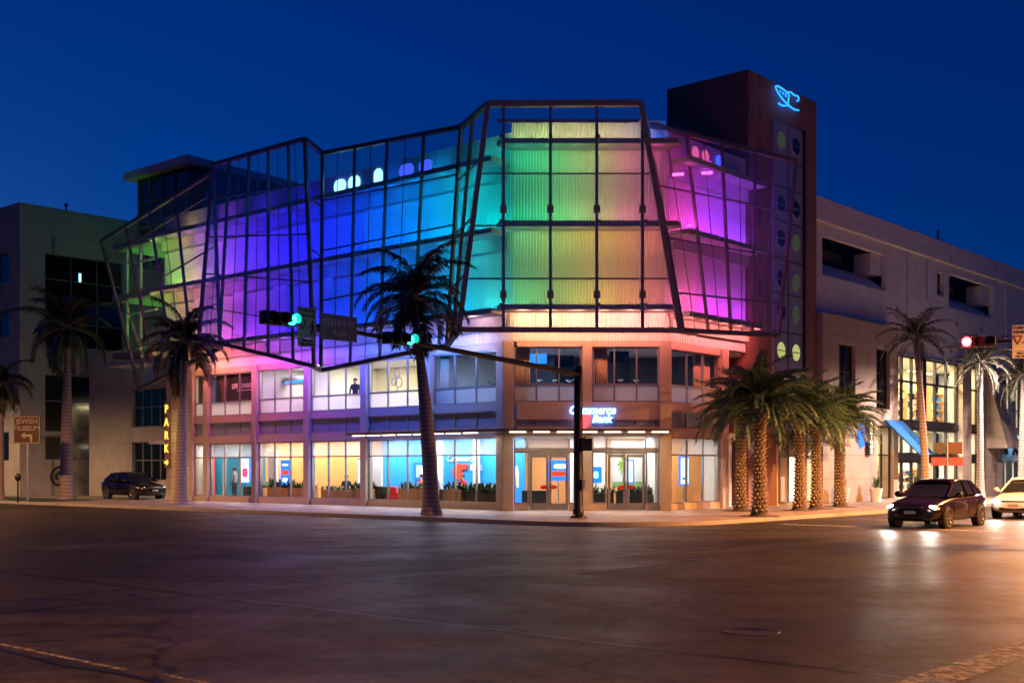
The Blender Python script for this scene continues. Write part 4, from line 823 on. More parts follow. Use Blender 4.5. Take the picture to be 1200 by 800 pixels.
for u in (23, 25, 27.6, 30, 34):
    lamp('AREA', 'shop_light', RR.p(u, -1.6, 8.0), 620, (1, .80, .45), (0, 0, -1), 1.4, 2); lamp('AREA', 'shop_light', RR.p(u, -1.6, 3.95), 520, (1, .88, .62), (0, 0, -1), 1.4, 2)
    m = MB(); m.fbox(RR, u - .5, u + .5, -1.3, -1.15, 7.4, 7.5); m.build('ceiling_lamp', M['e_warm'], S)
# white shop with cyan band
m = MB(); m.fbox(RR, 38.42, 70, -.4, .1, 8.0, 8.12); m.fbox(RR, 38.42, 38.7, -.4, .1, 0, 8); m.fbox(RR, 38.7, 70, -.4, .12, 3.95, 4.4); m.fbox(RR, 38.7, 70, -.4, .1, 2.2, 2.45); m.build('white_front', M['whitewall'], S)
window('storefront', RR, 38.7, 46, 4.4, 8.0, 4, (5.6, 7.1), 'pane', fm='frame', n=-.1, parent=S)
window('storefront', RR, 38.7, 46, .1, 2.2, 5, (), 'pane', fm='frame', n=-.1, parent=S)
m = MB(); m.fbox(RR, 38.7, 60, -.35, .02, 2.46, 3.94); m.build('sign_band', M['inwhite'], S)
for k in range(4): lamp('AREA', 'band_light', RR.p(39.6 + k * 1.8, .35, 3.85), 22, (.1, .6, 1), Vector((0, 0, -1)) - RR.n * .5, 1.6, .1)
text('N', 'lettering', 1.5, RR.p(39.4, .1, 3.1), RR.u, M['signblack'], S, extrude=.05, off=.02); text('X', 'lettering', 1.5, RR.p(41.5, .1, 3.1), RR.u, M['signblack'], S, extrude=.05, off=.02)
m = MB(); m.fbox(RR, 38.7, 60, -4, -3.8, 0, 8); m.build('shop_wall', M['inwhite'], S)
for u in (40, 43): lamp('AREA', 'shop_light', RR.p(u, -1.6, 7.9), 150, (1, .95, .8), (0, 0, -1), 2, 2); lamp('AREA', 'shop_light', RR.p(u, -1.6, 2.3), 150, (.8, .95, 1), (0, 0, -1), 2, 2)
# blue awning and vertical gym sign
m = MB(); m.hexa([RR.p(20.0, .45, 4.25), RR.p(22.3, .45, 4.25), RR.p(22.9, 2.0, 2.45), RR.p(20.9, 2.0, 2.45), RR.p(20.0, .52, 4.32), RR.p(22.3, .52, 4.32), RR.p(22.9, 2.04, 2.5), RR.p(20.9, 2.04, 2.5)]); aw2 = m.build('awning', M['awnblue'], S)
vs_ = bpy.data.objects.new('vertical_sign', None); COL.objects.link(vs_); vs_.parent = S; vs_.location = RR.p(18.2, .6, 2.5) - wloc(S)
m = MB(); m.fbox(RR, 17.95, 18.5, .36, .56, 2.45, 4.25); m.build('backing', M['signblack'], vs_)
for i, ch in enumerate('EQUINOX'): text(ch, 'lettering', .27, RR.p(18.22, .575, 4.08 - i * .25), RR.u, M['e_warm'], vs_, off=.006, extrude=.01, sx=1.5)
m = MB(); m.extr([RR.p(16.9, .37, 3.4), RR.p(17.3, .37, 2.75), RR.p(17.7, .37, 2.9), RR.p(17.7, .37, 3.9), RR.p(17.3, .37, 4.0)], RR.n * .05); m.build('emblem', M['e_blue'], vs_)
lamp('AREA', 'sign_glow', RR.p(17.6, .9, 3.4), 4, (.1, .25, 1), RR.n * -1, .5, 1.2)
m = MB(); m.fbox(RR, 14.3, 15.4, .36, .42, 3.5, 3.9); m.build('shop_sign', M['e_blue'], S)
# merchandise shelving in the shops
def shelving(u0, u1, z0, h, n, lab):
    t = thing('shop_shelving', lab, 'shelving', tuple(RR.p((u0 + u1) / 2, n, z0)), 'shelving in the lit shop')
    rnd = random.Random(int(u0 * 10 + z0))
    m = MB()
    for k in range(5): m.fbox(RR, u0, u1, n - .35, n, z0 + .1 + k * h / 5, z0 + .14 + k * h / 5)
    for u in (u0, u1 - .05): m.fbox(RR, u, u + .05, n - .36, n - .01, z0, z0 + h)
    m.build('shelf_unit', M['plantwood'], t)
    for k in range(4):
        m = MB(); u = u0 + .15
        while u < u1 - .4:
            w_ = .12 + rnd.random() * .22; m.fbox(RR, u, u + w_, n - .28, n - .05, z0 + .145 + k * h / 5, z0 + .2 + k * h / 5 + rnd.random() * .35, rnd.randrange(4)); u += w_ + .06 + rnd.random() * .18
        m.build('goods', [M['signblack'], M['inwhite'], M['terracotta'], M['awnblue']], t)
for i, (u0, u1, z0, lab) in enumerate(((22.6, 25.6, 4.25, 'shelves of goods in the upper shop window left of the dark mullion'), (27, 29, 4.25, 'left shelves of shoes in the brightest upper shop window'), (29.3, 31.4, 4.25, 'right shelves of shoes in the brightest upper shop window'), (33, 35, 4.25, 'shelves in the narrow upper shop window between the stone piers'), (27, 31, 0, 'shelves behind the street level shop window by the street name post'), (22.6, 25.6, 0, 'shelves behind the street level shop window beside the blue awning'))):
    shelving(u0, u1, z0, 2.6 if z0 else 1.9, -2.2, lab)

# ================================================================== PALMS
def frond(m, c, az, el, Ln, droop, nl_, ll, wd, twist=0, vee=.5, rnd=random):
    d = Vector((math.cos(az), math.sin(az), 0)); pts = []; p = Vector(c); N = 12; e0 = el
    for i in range(N + 1):
        pts.append(p.copy()); t = i / N
        e_ = e0 - droop * t ** 1.3; p = p + (d * math.cos(e_) + UP * math.sin(e_)) * (Ln / N)
    m.tube(pts, [.035 * (1 - .85 * i / N) + .006 for i in range(N + 1)], 4, 1, cap=False)
    side = d.cross(UP).normalized()
    for k in range(nl_):
        t = .10 + .9 * k / nl_; i = min(int(t * N), N - 1); f = t * N - i
        q = pts[i].lerp(pts[i + 1], f); tg = (pts[i + 1] - pts[i]).normalized(); up = side.cross(tg).normalized()
        if up.z < 0 and abs(tg.z) < .95: up = -up
        prof = math.sin(min(1, t * 1.25 + .12) * math.pi * .86) ** .6
        for s_ in (-1, 1):
            l_ = ll * max(.25, prof) * (.8 + rnd.random() * .4)
            dr = (side * s_ * (.85 + .2 * rnd.random()) + tg * (.55 + .5 * t) + up * (vee * (.5 + rnd.random()) - .1)).normalized()
            mid = q + dr * l_ * .55; tip = mid + (dr - UP * (.75 + rnd.random() * .7)).normalized() * l_ * .5
            wv = tg * wd * .5
            m.add([q - wv * .6, q + wv * .6, mid + wv, mid - wv, tip], [(0, 1, 2, 3), (3, 2, 4)], 0)
def royal_palm(seed, h, lean, r, nf=26, scale=1.0):
    rnd = random.Random(seed)
    t = thing('palm_tree', '', 'palm tree')
    m = MB(); pts = []; rad_ = []
    for i in range(19):
        f = i / 18; x = lean * f ** 1.6
        pts.append((x, 0, h * f - .02)); rad_.append(r * (1.0 + .75 * math.exp(-f * 16) + .12 * math.sin(f * 5) - .42 * f ** 2 + (.02 if i % 2 else 0)))
    m.tube(pts, rad_, 14)
    m.build('trunk', M['trunk'], t)
    top = Vector(pts[-1]); m = MB()
    m.tube([top - UP * .1, top + UP * .5, top + UP * 1.05], [r * .62, r * .5, .05], 10); m.build('crownshaft', M['leafd'], t)
    m = MB(); c = top + UP * .8
    for k in range(nf):
        az = 2.4 * k + rnd.random() * .5; f = k / (nf - 1); el = R(84) - f * R(128) + (rnd.random() - .5) * .25
        frond(m, c + Vector((rnd.random() - .5, rnd.random() - .5, 0)) * .1, az, el, (2.25 + rnd.random() * .6) * scale, R(70) + rnd.random() * .7, 84, .7 * scale, .042, vee=.3, rnd=rnd)
    m.build('crown', [M['leafd'], M['trunk']], t)
    return t
pal = royal_palm(3, 7.35, -.6, .25)
specs = [((-3.0, 44.5), 1.0, .0, 'tall grey trunked palm standing alone in front of the bank windows', -.55),
         ((-16.1, 58), 1.0, .6, 'bushy palm in front of the limestone wall beside the PARK sign', -.2),
         ((-24.6, 66), 1.22, 1.7, 'palm in front of the dark office windows behind the brown sign', -.2),
         ((-27.9, 65), .82, 4.0, 'low palm cut by the left edge of the photo', .1)]
variants = [pal, royal_palm(8, 7.05, .25, .26), royal_palm(21, 7.0, .1, .25, 17), royal_palm(33, 6.9, -.2, .25, 17)]
for (xy, s_, rz, lab, ln), o in zip(specs, variants):
    o.location = (xy[0], xy[1], 0); o.scale = (s_, s_, s_); o.rotation_euler = (0, 0, rz); tag(o, lab, 'palm tree', 'feather palms on the left pavement')
# slim leaning coconut palms on the right
def coco(seed, h, lean):
    rnd = random.Random(seed); t = thing('coconut_palm', '', 'palm tree'); m = MB(); pts = []; rr = []
    for i in range(25):
        f = i / 24; pts.append((lean * (f ** 1.5), 0, h * f)); rr.append(.2 - .08 * f + .12 * math.exp(-f * 20) + (.012 if i % 2 else 0))
    m.tube(pts, rr, 12); m.build('trunk', M['trunk'], t); m = MB(); c = Vector(pts[-1])
    for k in range(21):
        f = k / 20; frond(m, c + UP * .1, 2.4 * k + rnd.random() * .4, R(80) - f * R(110), 1.9 + rnd.random() * .4, R(60) + rnd.random() * .5, 28, .5, .05, rnd=rnd)
    m.build('crown', [M['leafd'], M['trunk']], t); return t
for xy, h, ln, rz, sd_, lab in (((19.9, 57.4), 7.9, -.55, .2, 5, 'slim ringed coconut palm in front of the lit shop windows'), ((24.7, 63), 7.2, -.3, 1.1, 6, 'slim coconut palm behind the red traffic signal'), ((28.9, 67.8), 6.9, .3, .8, 7, 'coconut palm behind the hanging sign at the right edge')):
    o = coco(sd_, h, ln); o.location = (xy[0], xy[1], 0); o.rotation_euler = (0, 0, rz); tag(o, lab, 'palm tree', 'coconut palms on the right pavement')
# stout date palms with diamond bark
def date_palm(seed, h):
    rnd = random.Random(seed); t = thing('date_palm', '', 'palm tree'); m = MB()
    m.tube([(0, 0, -.02), (0, 0, .12), (0, 0, .5), (0, 0, h * .6), (0, 0, h)], [.42, .31, .22, .18, .23], 14)
    m.build('trunk', M['datetrunk'], t); m = MB()
    rows = int(h / .15)
    for j in range(rows):
        z = .12 + j * .15; rbase = .20 + .14 * math.exp(-z * 2.2) + (.04 if z > h * .85 else 0)
        for k in range(9):
            a = 2 * math.pi * (k + (.5 if j % 2 else 0)) / 9 + rnd.random() * .06; d = Vector((math.cos(a), math.sin(a), 0)); s_ = Vector((-d.y, d.x, 0))
            p = d * (rbase - .03) + UP * z; w_ = .058 + rnd.random() * .015; o_ = .075 + rnd.random() * .045
            m.add([p - s_ * w_, p + s_ * w_, p + d * o_ + s_ * w_ * .55 + UP * .11, p + d * o_ - s_ * w_ * .55 + UP * .11, p + UP * .135 - s_ * w_ * .7, p + UP * .135 + s_ * w_ * .7], [(0, 1, 2, 3), (3, 2, 5, 4), (0, 3, 4), (1, 5, 2)])
    m.build('bark', M['tan'], t); m = MB()
    for k in range(60):
        f = k / 59; el = R(84) - f * R(98) + (rnd.random() - .5) * .25
        frond(m, Vector((0, 0, h + .15)) + Vector((rnd.random() - .5, rnd.random() - .5, rnd.random() * .3)) * .35, 2.4 * k + rnd.random() * .5, el, 1.75 + rnd.random() * .75, R(50) + rnd.random() * .9, 50, .5, .035, vee=.75, rnd=rnd)
    m.build('crown', [M['leafdate'], M['leafdate']], t)
    return t
d1 = date_palm(4, 3.9); d2 = date_palm(14, 3.8)
dp = [((9.35, 48.8), .95, d1, 'left one of the front pair of diamond barked date palms by the corner window'), ((8.95, 43.2), 1.0, d2, 'date palm nearest the road in the front pair by the corner window'), ((11.85, 49.2), .95, None, 'date palm in front of the lit tower entrance door'), ((13.0, 51), .92, None, 'date palm just right of the lit tower entrance'), ((14.7, 53.5), .95, None, 'last date palm before the stone wall with the vertical lit sign')]
for i, (xy, s_, src, lab) in enumerate(dp):
    o = src or copy_tree((d1, d2)[i % 2]); o.location = (xy[0], xy[1], 0); o.scale = (s_,) * 3; o.rotation_euler = (0, 0, i * 1.3); tag(o, lab, 'palm tree', 'date palms along the right pavement')
for i, (xy, *_r) in enumerate(dp):
    b = MB(); b.lathe((xy[0], xy[1], 0), [(.75, .003), (.72, .02), (.1, .02)], 20); tag(b.build('planting_bed', M['soil']), kind='structure')
    b = None

# ================================================================== TRAFFIC SIGNALS
def signal_head(parent, c, right, out, lit, n=3, mat_lit='e_green', first_end=True):
    """horizontal three lens head; lens row runs along 'right', faces 'out'"""
    right = Vector(right).normalized(); out = Vector(out).normalized(); up = UP
    e = bpy.data.objects.new('signal_head', None); COL.objects.link(e); e.parent = parent; e.location = Vector(c) - wloc(parent)
    m = MB(); w_ = .36
    for k in range(n):
        q = Vector(c) + right * (k - (n - 1) / 2) * w_
        a = right * (w_ / 2 - .01); b_ = up * .18; d_ = out * .11
        m.hexa([q - a - b_ - d_, q + a - b_ - d_, q + a - b_ + d_, q - a - b_ + d_, q - a + b_ - d_, q + a + b_ - d_, q + a + b_ + d_, q - a + b_ + d_])
    m.build('housing', M['black'], e, bevel=.02)
    for k in range(n):
        q = Vector(c) + right * (k - (n - 1) / 2) * w_
        m = MB(); m.lathe(q, [(.15, .112), (.14, .135), (.07, .15)], 18, out); m.build('lens', M[mat_lit] if k == lit else M['lens'], e)
        m = MB(); pts1 = []; 
        for i in range(15):
            an = R(-40 + 260 * i / 14); pts1.append((right * math.cos(an) + up * math.sin(an)) * .165)
        fr = [q + out * .112 + p for p in pts1]; bk = [q + out * .36 + p * .98 for p in pts1]
        for i in range(14): m.quad(fr[i], fr[i + 1], bk[i + 1], bk[i])
        o = m.build('visor', M['black'], e); md = o.modifiers.new('s', 'SOLIDIFY'); md.thickness = .012
    return e
def yield_sign(parent, c, right, name='turning_sign'):
    right = Vector(right).normalized(); out = right.cross(UP)
    c = Vector(c); e = bpy.data.objects.new(name, None); COL.objects.link(e); e.parent = parent; e.location = c - wloc(parent)
    def pl(x0, x1, z0, z1, d0, d1, mat, nm):
        m = MB(); pts = [c + right * x + UP * z for x, z in ((x0, z0), (x1, z0), (x1, z1), (x0, z1))]; m.extr([p + out * d0 for p in pts], out * (d1 - d0)); return m.build(nm, M[mat], e)
    pl(-.32, .32, -.28, .55, 0, .012, 'signwhite', 'board'); pl(-.32, .32, -.52, -.30, 0, .012, 'signwhite', 'plate')
    text('TURNING', 'lettering', .135, c + UP * .46 + out * .014, right, M['signblack'], e, extrude=.003, off=.004); text('VEHICLES', 'lettering', .135, c + UP * .32 + out * .014, right, M['signblack'], e, extrude=.003, off=.004)
    text('FINE DUE', 'lettering', .085, c - UP * .365 + out * .014, right, M['signblack'], e, extrude=.003, off=.003); text('PER DRIVER', 'lettering', .085, c - UP * .46 + out * .014, right, M['signblack'], e, extrude=.003, off=.003)
    text('TO', 'lettering', .085, c + out * .014 + right * .02 - UP * .02, right, M['signblack'], e, extrude=.003)
    m = MB(); tri = [(-.29, .2), (-.03, .2), (-.16, -.06)]
    for i in range(3):
        a = c + right * tri[i][0] + UP * tri[i][1] + out * .016; b_ = c + right * tri[(i + 1) % 3][0] + UP * tri[(i + 1) % 3][1] + out * .016; m.bar(a, b_, .04, .006, out)
    m.build('yield_symbol', M['signred'], e)
    m = MB(); Q = lambda x, z: c + right * (.19 + x) + UP * z + out * .016
    m.lathe(Q(0, .17), [(.034, 0), (.034, .005)], 10, out)
    for a, b_, w_ in ((( 0, .13), (.005, -.02), .07), ((0, -.02), (.07, -.2), .04), ((0, -.02), (-.07, -.2), .04), ((0, .1), (.09, .0), .03), ((0, .1), (-.09, .02), .03)): m.bar(Q(*a), Q(*b_), w_, .006, out)
    m.build('walking_symbol', M['signblack'], e)
    return e
TS = thing('traffic_signal', 'dark mast arm signal with two green lights in front of the bank doors', 'traffic signal', (2.33, 42.0, 0))
m = MB(); m.lathe((2.33, 42, 0), [(.30, 0), (.30, .06), (.2, .08), (.2, .3), (.17, .34), (.165, 2.6), (.15, 5.25), (.12, 5.33), (.03, 5.36)], 18); m.build('pole', M['dark'], TS)
m = MB()
for k in range(4): m.lathe((2.33 + .24 * math.cos(k * 1.57 + .78), 42 + .24 * math.sin(k * 1.57 + .78), .05), [(.03, 0), (.03, .1)], 8)
m.build('anchor_bolt', M['galv'], TS)
A0 = Vector((2.33, 42, 5.02)); adir = Vector((-.66, -.7513, 0)); AL = 13.3
arm = lambda s: A0 + adir * s + UP * (.72 * (1 - (1 - min(s / AL, 1)) ** 1.25) )
m = MB(); m.tube([arm(AL * i / 20) for i in range(21)], [.105 - .055 * i / 20 for i in range(21)], 12); m.build('mast_arm', M['dark'], TS)
face = Vector((.7526, -.6585, 0)); fr_ = Vector((.6585, .7526, 0)); fr_ = Vector((.66, .7513, 0)); fo = fr_.cross(UP)
def arm_at_px(px):
    best = min(range(0, 400), key=lambda i: abs(600 + arm(AL * 1.12 * i / 400).x / arm(AL * 1.12 * i / 400).y * 1400 - px)); return arm(AL * 1.12 * best / 400)
# heads face traffic coming along the left street
hd = face
for px, rt in ((322, 1), (463, 1)):
    c = arm_at_px(px) + fo * .0
    r_ = (fr_ * .9 + Vector((1, 0, 0)) * .1).normalized()
    signal_head(TS, c + r_.cross(UP) * .16, r_, r_.cross(UP), 2)
yield_sign(TS, arm_at_px(355) + fo * .14 - UP * .12, fr_)
e = bpy.data.objects.new('street_name_sign', None); COL.objects.link(e); e.parent = TS; c = arm_at_px(393) + fo * .13 + UP * .02; e.location = c - wloc(TS)
m = MB(); pts = [c + fr_ * x + UP * z for x, z in ((-.66, -.36), (.66, -.36), (.66, .36), (-.66, .36))]; m.extr(pts, fo * .015); m.build('board', M['signgreen'], e)
m = MB(); q_ = [c + fr_ * x + UP * z + fo * .018 for x, z in ((-.63, -.33), (.63, -.33), (.63, .33), (-.63, .33))]
for i in range(4): m.bar(q_[i], q_[(i + 1) % 4], .025, .004, fo)
m.build('border', M['signwhite'], e)
text('COLLINS AV', 'lettering', .235, c + UP * .13 + fo * .018, fr_, M['carwhite'], e, extrude=.003, sx=.88, off=.004); text('A1A', 'lettering', .26, c - UP * .16 + fo * .018, fr_, M['carwhite'], e, extrude=.003)
# pedestrian head on the pole
m = MB(); m.box(2.42, 2.8, 41.8, 42.1, 2.35, 2.78); m.tube([(2.4, 42, 2.72), (2.6, 42, 2.85), (2.6, 42, 2.7)], .03, 6); m.build('pedestrian_head', M['black'], TS, bevel=.02)
m = MB(); m.box(2.44, 2.56, 41.75, 41.9, 1.0, 1.35); m.build('push_button', M['galv'], TS, bevel=.01)
# right signal
TR_ = thing('traffic_signal', 'mast arm signal with a glowing red light in front of the right shops', 'traffic signal', (25.5, 34.6, ROAD))
m = MB(); m.lathe((25.5, 34.6, ROAD), [(.3, 0), (.3, .06), (.18, .1), (.16, 5.9), (.1, 6.0)], 16); m.build('pole', M['dark'], TR_)
ar = lambda s: Vector((25.5, 34.6, 5.75)) + Vector((-.905, .425, 0)) * s + UP * .012 * s
m = MB(); m.tube([ar(11.6 * i / 10) for i in range(11)], [.1 - .05 * i / 10 for i in range(11)], 10); m.build('mast_arm', M['dark'], TR_)
rr_ = Vector((.93, -.36, 0)).normalized(); ro = rr_.cross(UP)
signal_head(TR_, ar(11.2) + ro * .15, rr_, ro, 0, mat_lit='e_red')
yield_sign(TR_, ar(9.85) + ro * .14 - UP * .05, rr_)
c = ar(8.7) + ro * .13 - UP * .02
e = bpy.data.objects.new('street_name_sign', None); COL.objects.link(e); e.parent = TR_; e.location = c - wloc(TR_)
m = MB(); m.extr([c + rr_ * x + UP * z for x, z in ((-.55, -.38), (.8, -.38), (.8, .42), (-.55, .42))], ro * .015); m.build('board', M['signblack'], e)
m = MB(); q_ = [c + rr_ * x + UP * z + ro * .018 for x, z in ((-.52, -.35), (.77, -.35), (.77, .39), (-.52, .39))]
for i in range(4): m.bar(q_[i], q_[(i + 1) % 4], .025, .004, ro)
m.build('border', M['signwhite'], e); text('5', 'lettering', .5, c - rr_ * .32 + ro * .018, rr_, M['signwhite'], e, extrude=.003)
rl = ar(11.2) - rr_ * .36 + ro * .7; lamp('POINT', 'red_glow', rl, 130, (1, .03, .05), size=.12)
for px in (322, 463):
    c = arm_at_px(px) + fr_ * .36 + fo * .75; lamp('POINT', 'green_glow', c, 2.5, (.05, 1, .75), size=.12)

# ================================================================== STREET FURNITURE
t = thing('road_sign', 'brown road sign pointing left to a museum on a grey post', 'road sign', (-25.05, 61.8, 0))
m = MB(); m.tube([(-25.05, 61.8, 0), (-25.05, 61.8, 3.2)], .06, 10); m.build('post', M['galv'], t)
m = MB(); m.box(-25.75, -24.35, 61.68, 61.72, 3.0, 4.42); m.build('board', M['signbrown'], t, bevel=.01)
m = MB()
for a, b_ in (((-25.71, 3.04), (-24.39, 3.04)), ((-24.39, 3.04), (-24.39, 4.38)), ((-24.39, 4.38), (-25.71, 4.38)), ((-25.71, 4.38), (-25.71, 3.04))): m.bar((a[0], 61.675, a[1]), (b_[0], 61.675, b_[1]), .04, .006, (0, -1, 0))
m.build('border', M['signwhite'], t)
text('JEWISH', 'lettering', .34, (-25.05, 61.675, 4.14), (1, 0, 0), M['signwhite'], t, extrude=.004, off=.005); text('MUSEUM', 'lettering', .34, (-25.05, 61.675, 3.78), (1, 0, 0), M['signwhite'], t, extrude=.004, off=.005)
m = MB(); m.extr([(-25.05 + x, 61.675, 3.36 + z) for x, z in ((-.33, .06), (-.1, .22), (-.1, .12), (.28, .12), (.28, -.26), (.16, -.26), (.16, 0), (-.1, 0), (-.1, -.1))], (0, -.006, 0)); m.build('arrow', M['signwhite'], t)
t = thing('street_name_post', 'street name post with two reddish name blades behind the cars', 'street sign', (18.55, 50.9, 0))
m = MB(); m.tube([(18.55, 50.9, 0), (18.55, 50.9, 3.0)], .045, 8); m.build('post', M['galv'], t)
m = MB(); m.box(17.85, 18.48, 50.84, 50.88, 1.85, 2.2); m.build('name_blade', M['signred'], t); m = MB(); m.box(18.6, 19.2, 50.84, 50.88, 1.85, 2.2); m.build('name_blade', M['signred'], t)
m = MB(); m.box(18.62, 19.2, 50.93, 50.97, 2.35, 2.85); m.build('back_board', M['signbrown'], t)
m = MB(); m.lathe((18.25, 50.95, 2.6), [(.28, 0), (.28, .03)], 8, (0, -1, 0)); m.build('back_board', M['signblack'], t)
t = thing('parking_meter', 'dark parking meter on a thin post below the brown sign', 'parking meter', (-24.9, 60.2, 0))
m = MB(); m.tube([(-24.9, 60.2, 0), (-24.9, 60.2, 1.1)], .04, 8); m.build('post', M['dark'], t)
m = MB(); m.ball((-24.9, 60.2, 1.28), .17, sc=(1, .6, 1.2)); m.build('head', M['dark'], t)
# bike rack, plant pots, waste bin
t = thing('bike_rack', 'low bike rack of three hoops beside the black car', 'bike rack', tuple(RR.p(12.6, 5.6, 0)))
for k in range(3):
    q = RR.p(12 + k * .75, 5.6, 0); m = MB(); m.tube([q, q + UP * .6] + [q + RR.n * (.25 - .25 * math.cos(a)) + UP * (.6 + .25 * math.sin(a)) for a in [math.pi * i / 8 for i in range(1, 8)]] + [q + RR.n * .5 + UP * .6, q + RR.n * .5], .03, 8); m.build('hoop', M['galv'], t)
def potted(c, r, h, lab, grp, seed, spread=.55):
    rnd = random.Random(seed); t = thing('potted_plant', lab, 'potted plant', tuple(c), grp)
    m = MB(); m.lathe(c, [(r * .7, 0), (r, h * .95), (r * 1.08, h), (r * .9, h), (r * .85, h * .9), (.02, h * .88)], 16); m.build('pot', M['inwhite'], t)
    m = MB(); c = Vector(c) + UP * h
    for k in range(42):
        a = rnd.random() * 6.28; e_ = .25 + rnd.random() * 1.2; l_ = spread * (.6 + rnd.random() * .6); d = Vector((math.cos(a) * math.cos(e_), math.sin(a) * math.cos(e_), math.sin(e_))); s_ = Vector((-math.sin(a), math.cos(a), 0)) * .035
        mid = c + d * l_ * .6; tip = c + d * l_ - UP * l_ * .15
        m.add([c - s_ * .5, c + s_ * .5, mid + s_, mid - s_, tip], [(0, 1, 2, 3), (3, 2, 4)])
    m.build('foliage', M['leaf'], t)
potted(RR.p(14.0, 1.0, 0), .34, .75, 'spiky plant in a pale pot beside the tower entrance', 'pots along the right shop fronts', 1)
potted(RR.p(17.6, 1.1, 0), .34, .7, 'spiky plant in a pale pot below the vertical lit sign', 'pots along the right shop fronts', 2, .75)
potted(RR.p(22.6, 1.3, 0), .34, .7, 'spiky plant in a pale pot beside the shop window behind the black car', 'pots along the right shop fronts', 3, .85)

# street lamps that light the crossing (posts stand outside the picture)
def street_lamp(x, y, dx, dy, lab, e_, c_=(1, .42, .12)):
    t = thing('street_lamp', lab, 'street lamp', (x, y, ROAD), 'street lamps round the crossing')
    m = MB(); m.lathe((x, y, ROAD), [(.2, 0), (.2, .3), (.11, .4), (.07, 8.6)], 12); m.build('post', M['galv'], t)
    d = Vector((dx, dy, 0)).normalized(); tip = Vector((x, y, 9)) + d * 2.2
    m = MB(); m.tube([(x, y, 8.4), Vector((x, y, 8.9)) + d * .8, tip], .05, 8); m.build('bracket', M['galv'], t)
    m = MB(); m.ball(tip + d * .3, .35, sc=(1.0, 1.0, .3)); m.build('lantern', M['galv'], t)
    m = MB(); m.ball(tip + d * .3 - UP * .07, .24, sc=(1, 1, .35)); m.build('lamp_glass', M['e_strip'], t)
    lamp('SPOT', 'sodium_light', tip + d * .3 - UP * .22, e_, c_, (0, 0, -1), .15, angle=165, blend=.35, parent=t)
SOD = (1, .38, .10)
street_lamp(26.0, 32.0, -1, .25, 'street lamp beyond the right edge of the crossing', 44000, SOD)
street_lamp(24.5, 43.5, -1, -.2, 'street lamp beside the lanes of the waiting cars beyond the right edge', 30000, SOD)
street_lamp(-9, 3.5, .6, .8, 'street lamp behind the viewer on the left', 5000)
street_lamp(12.5, 4.5, -.4, .9, 'street lamp behind the viewer on the right', 6000)
street_lamp(-30, 46, .6, .7, 'street lamp beyond the left edge of the street', 11000)
street_lamp(30.5, 58, -1, .6, 'street lamp across from the lit shops beyond the right edge', 22000, (1, .70, .64))
street_lamp(-40, 62, .8, .3, 'street lamp in front of the beige office block beyond the left edge', 9000, (1, .6, .3))

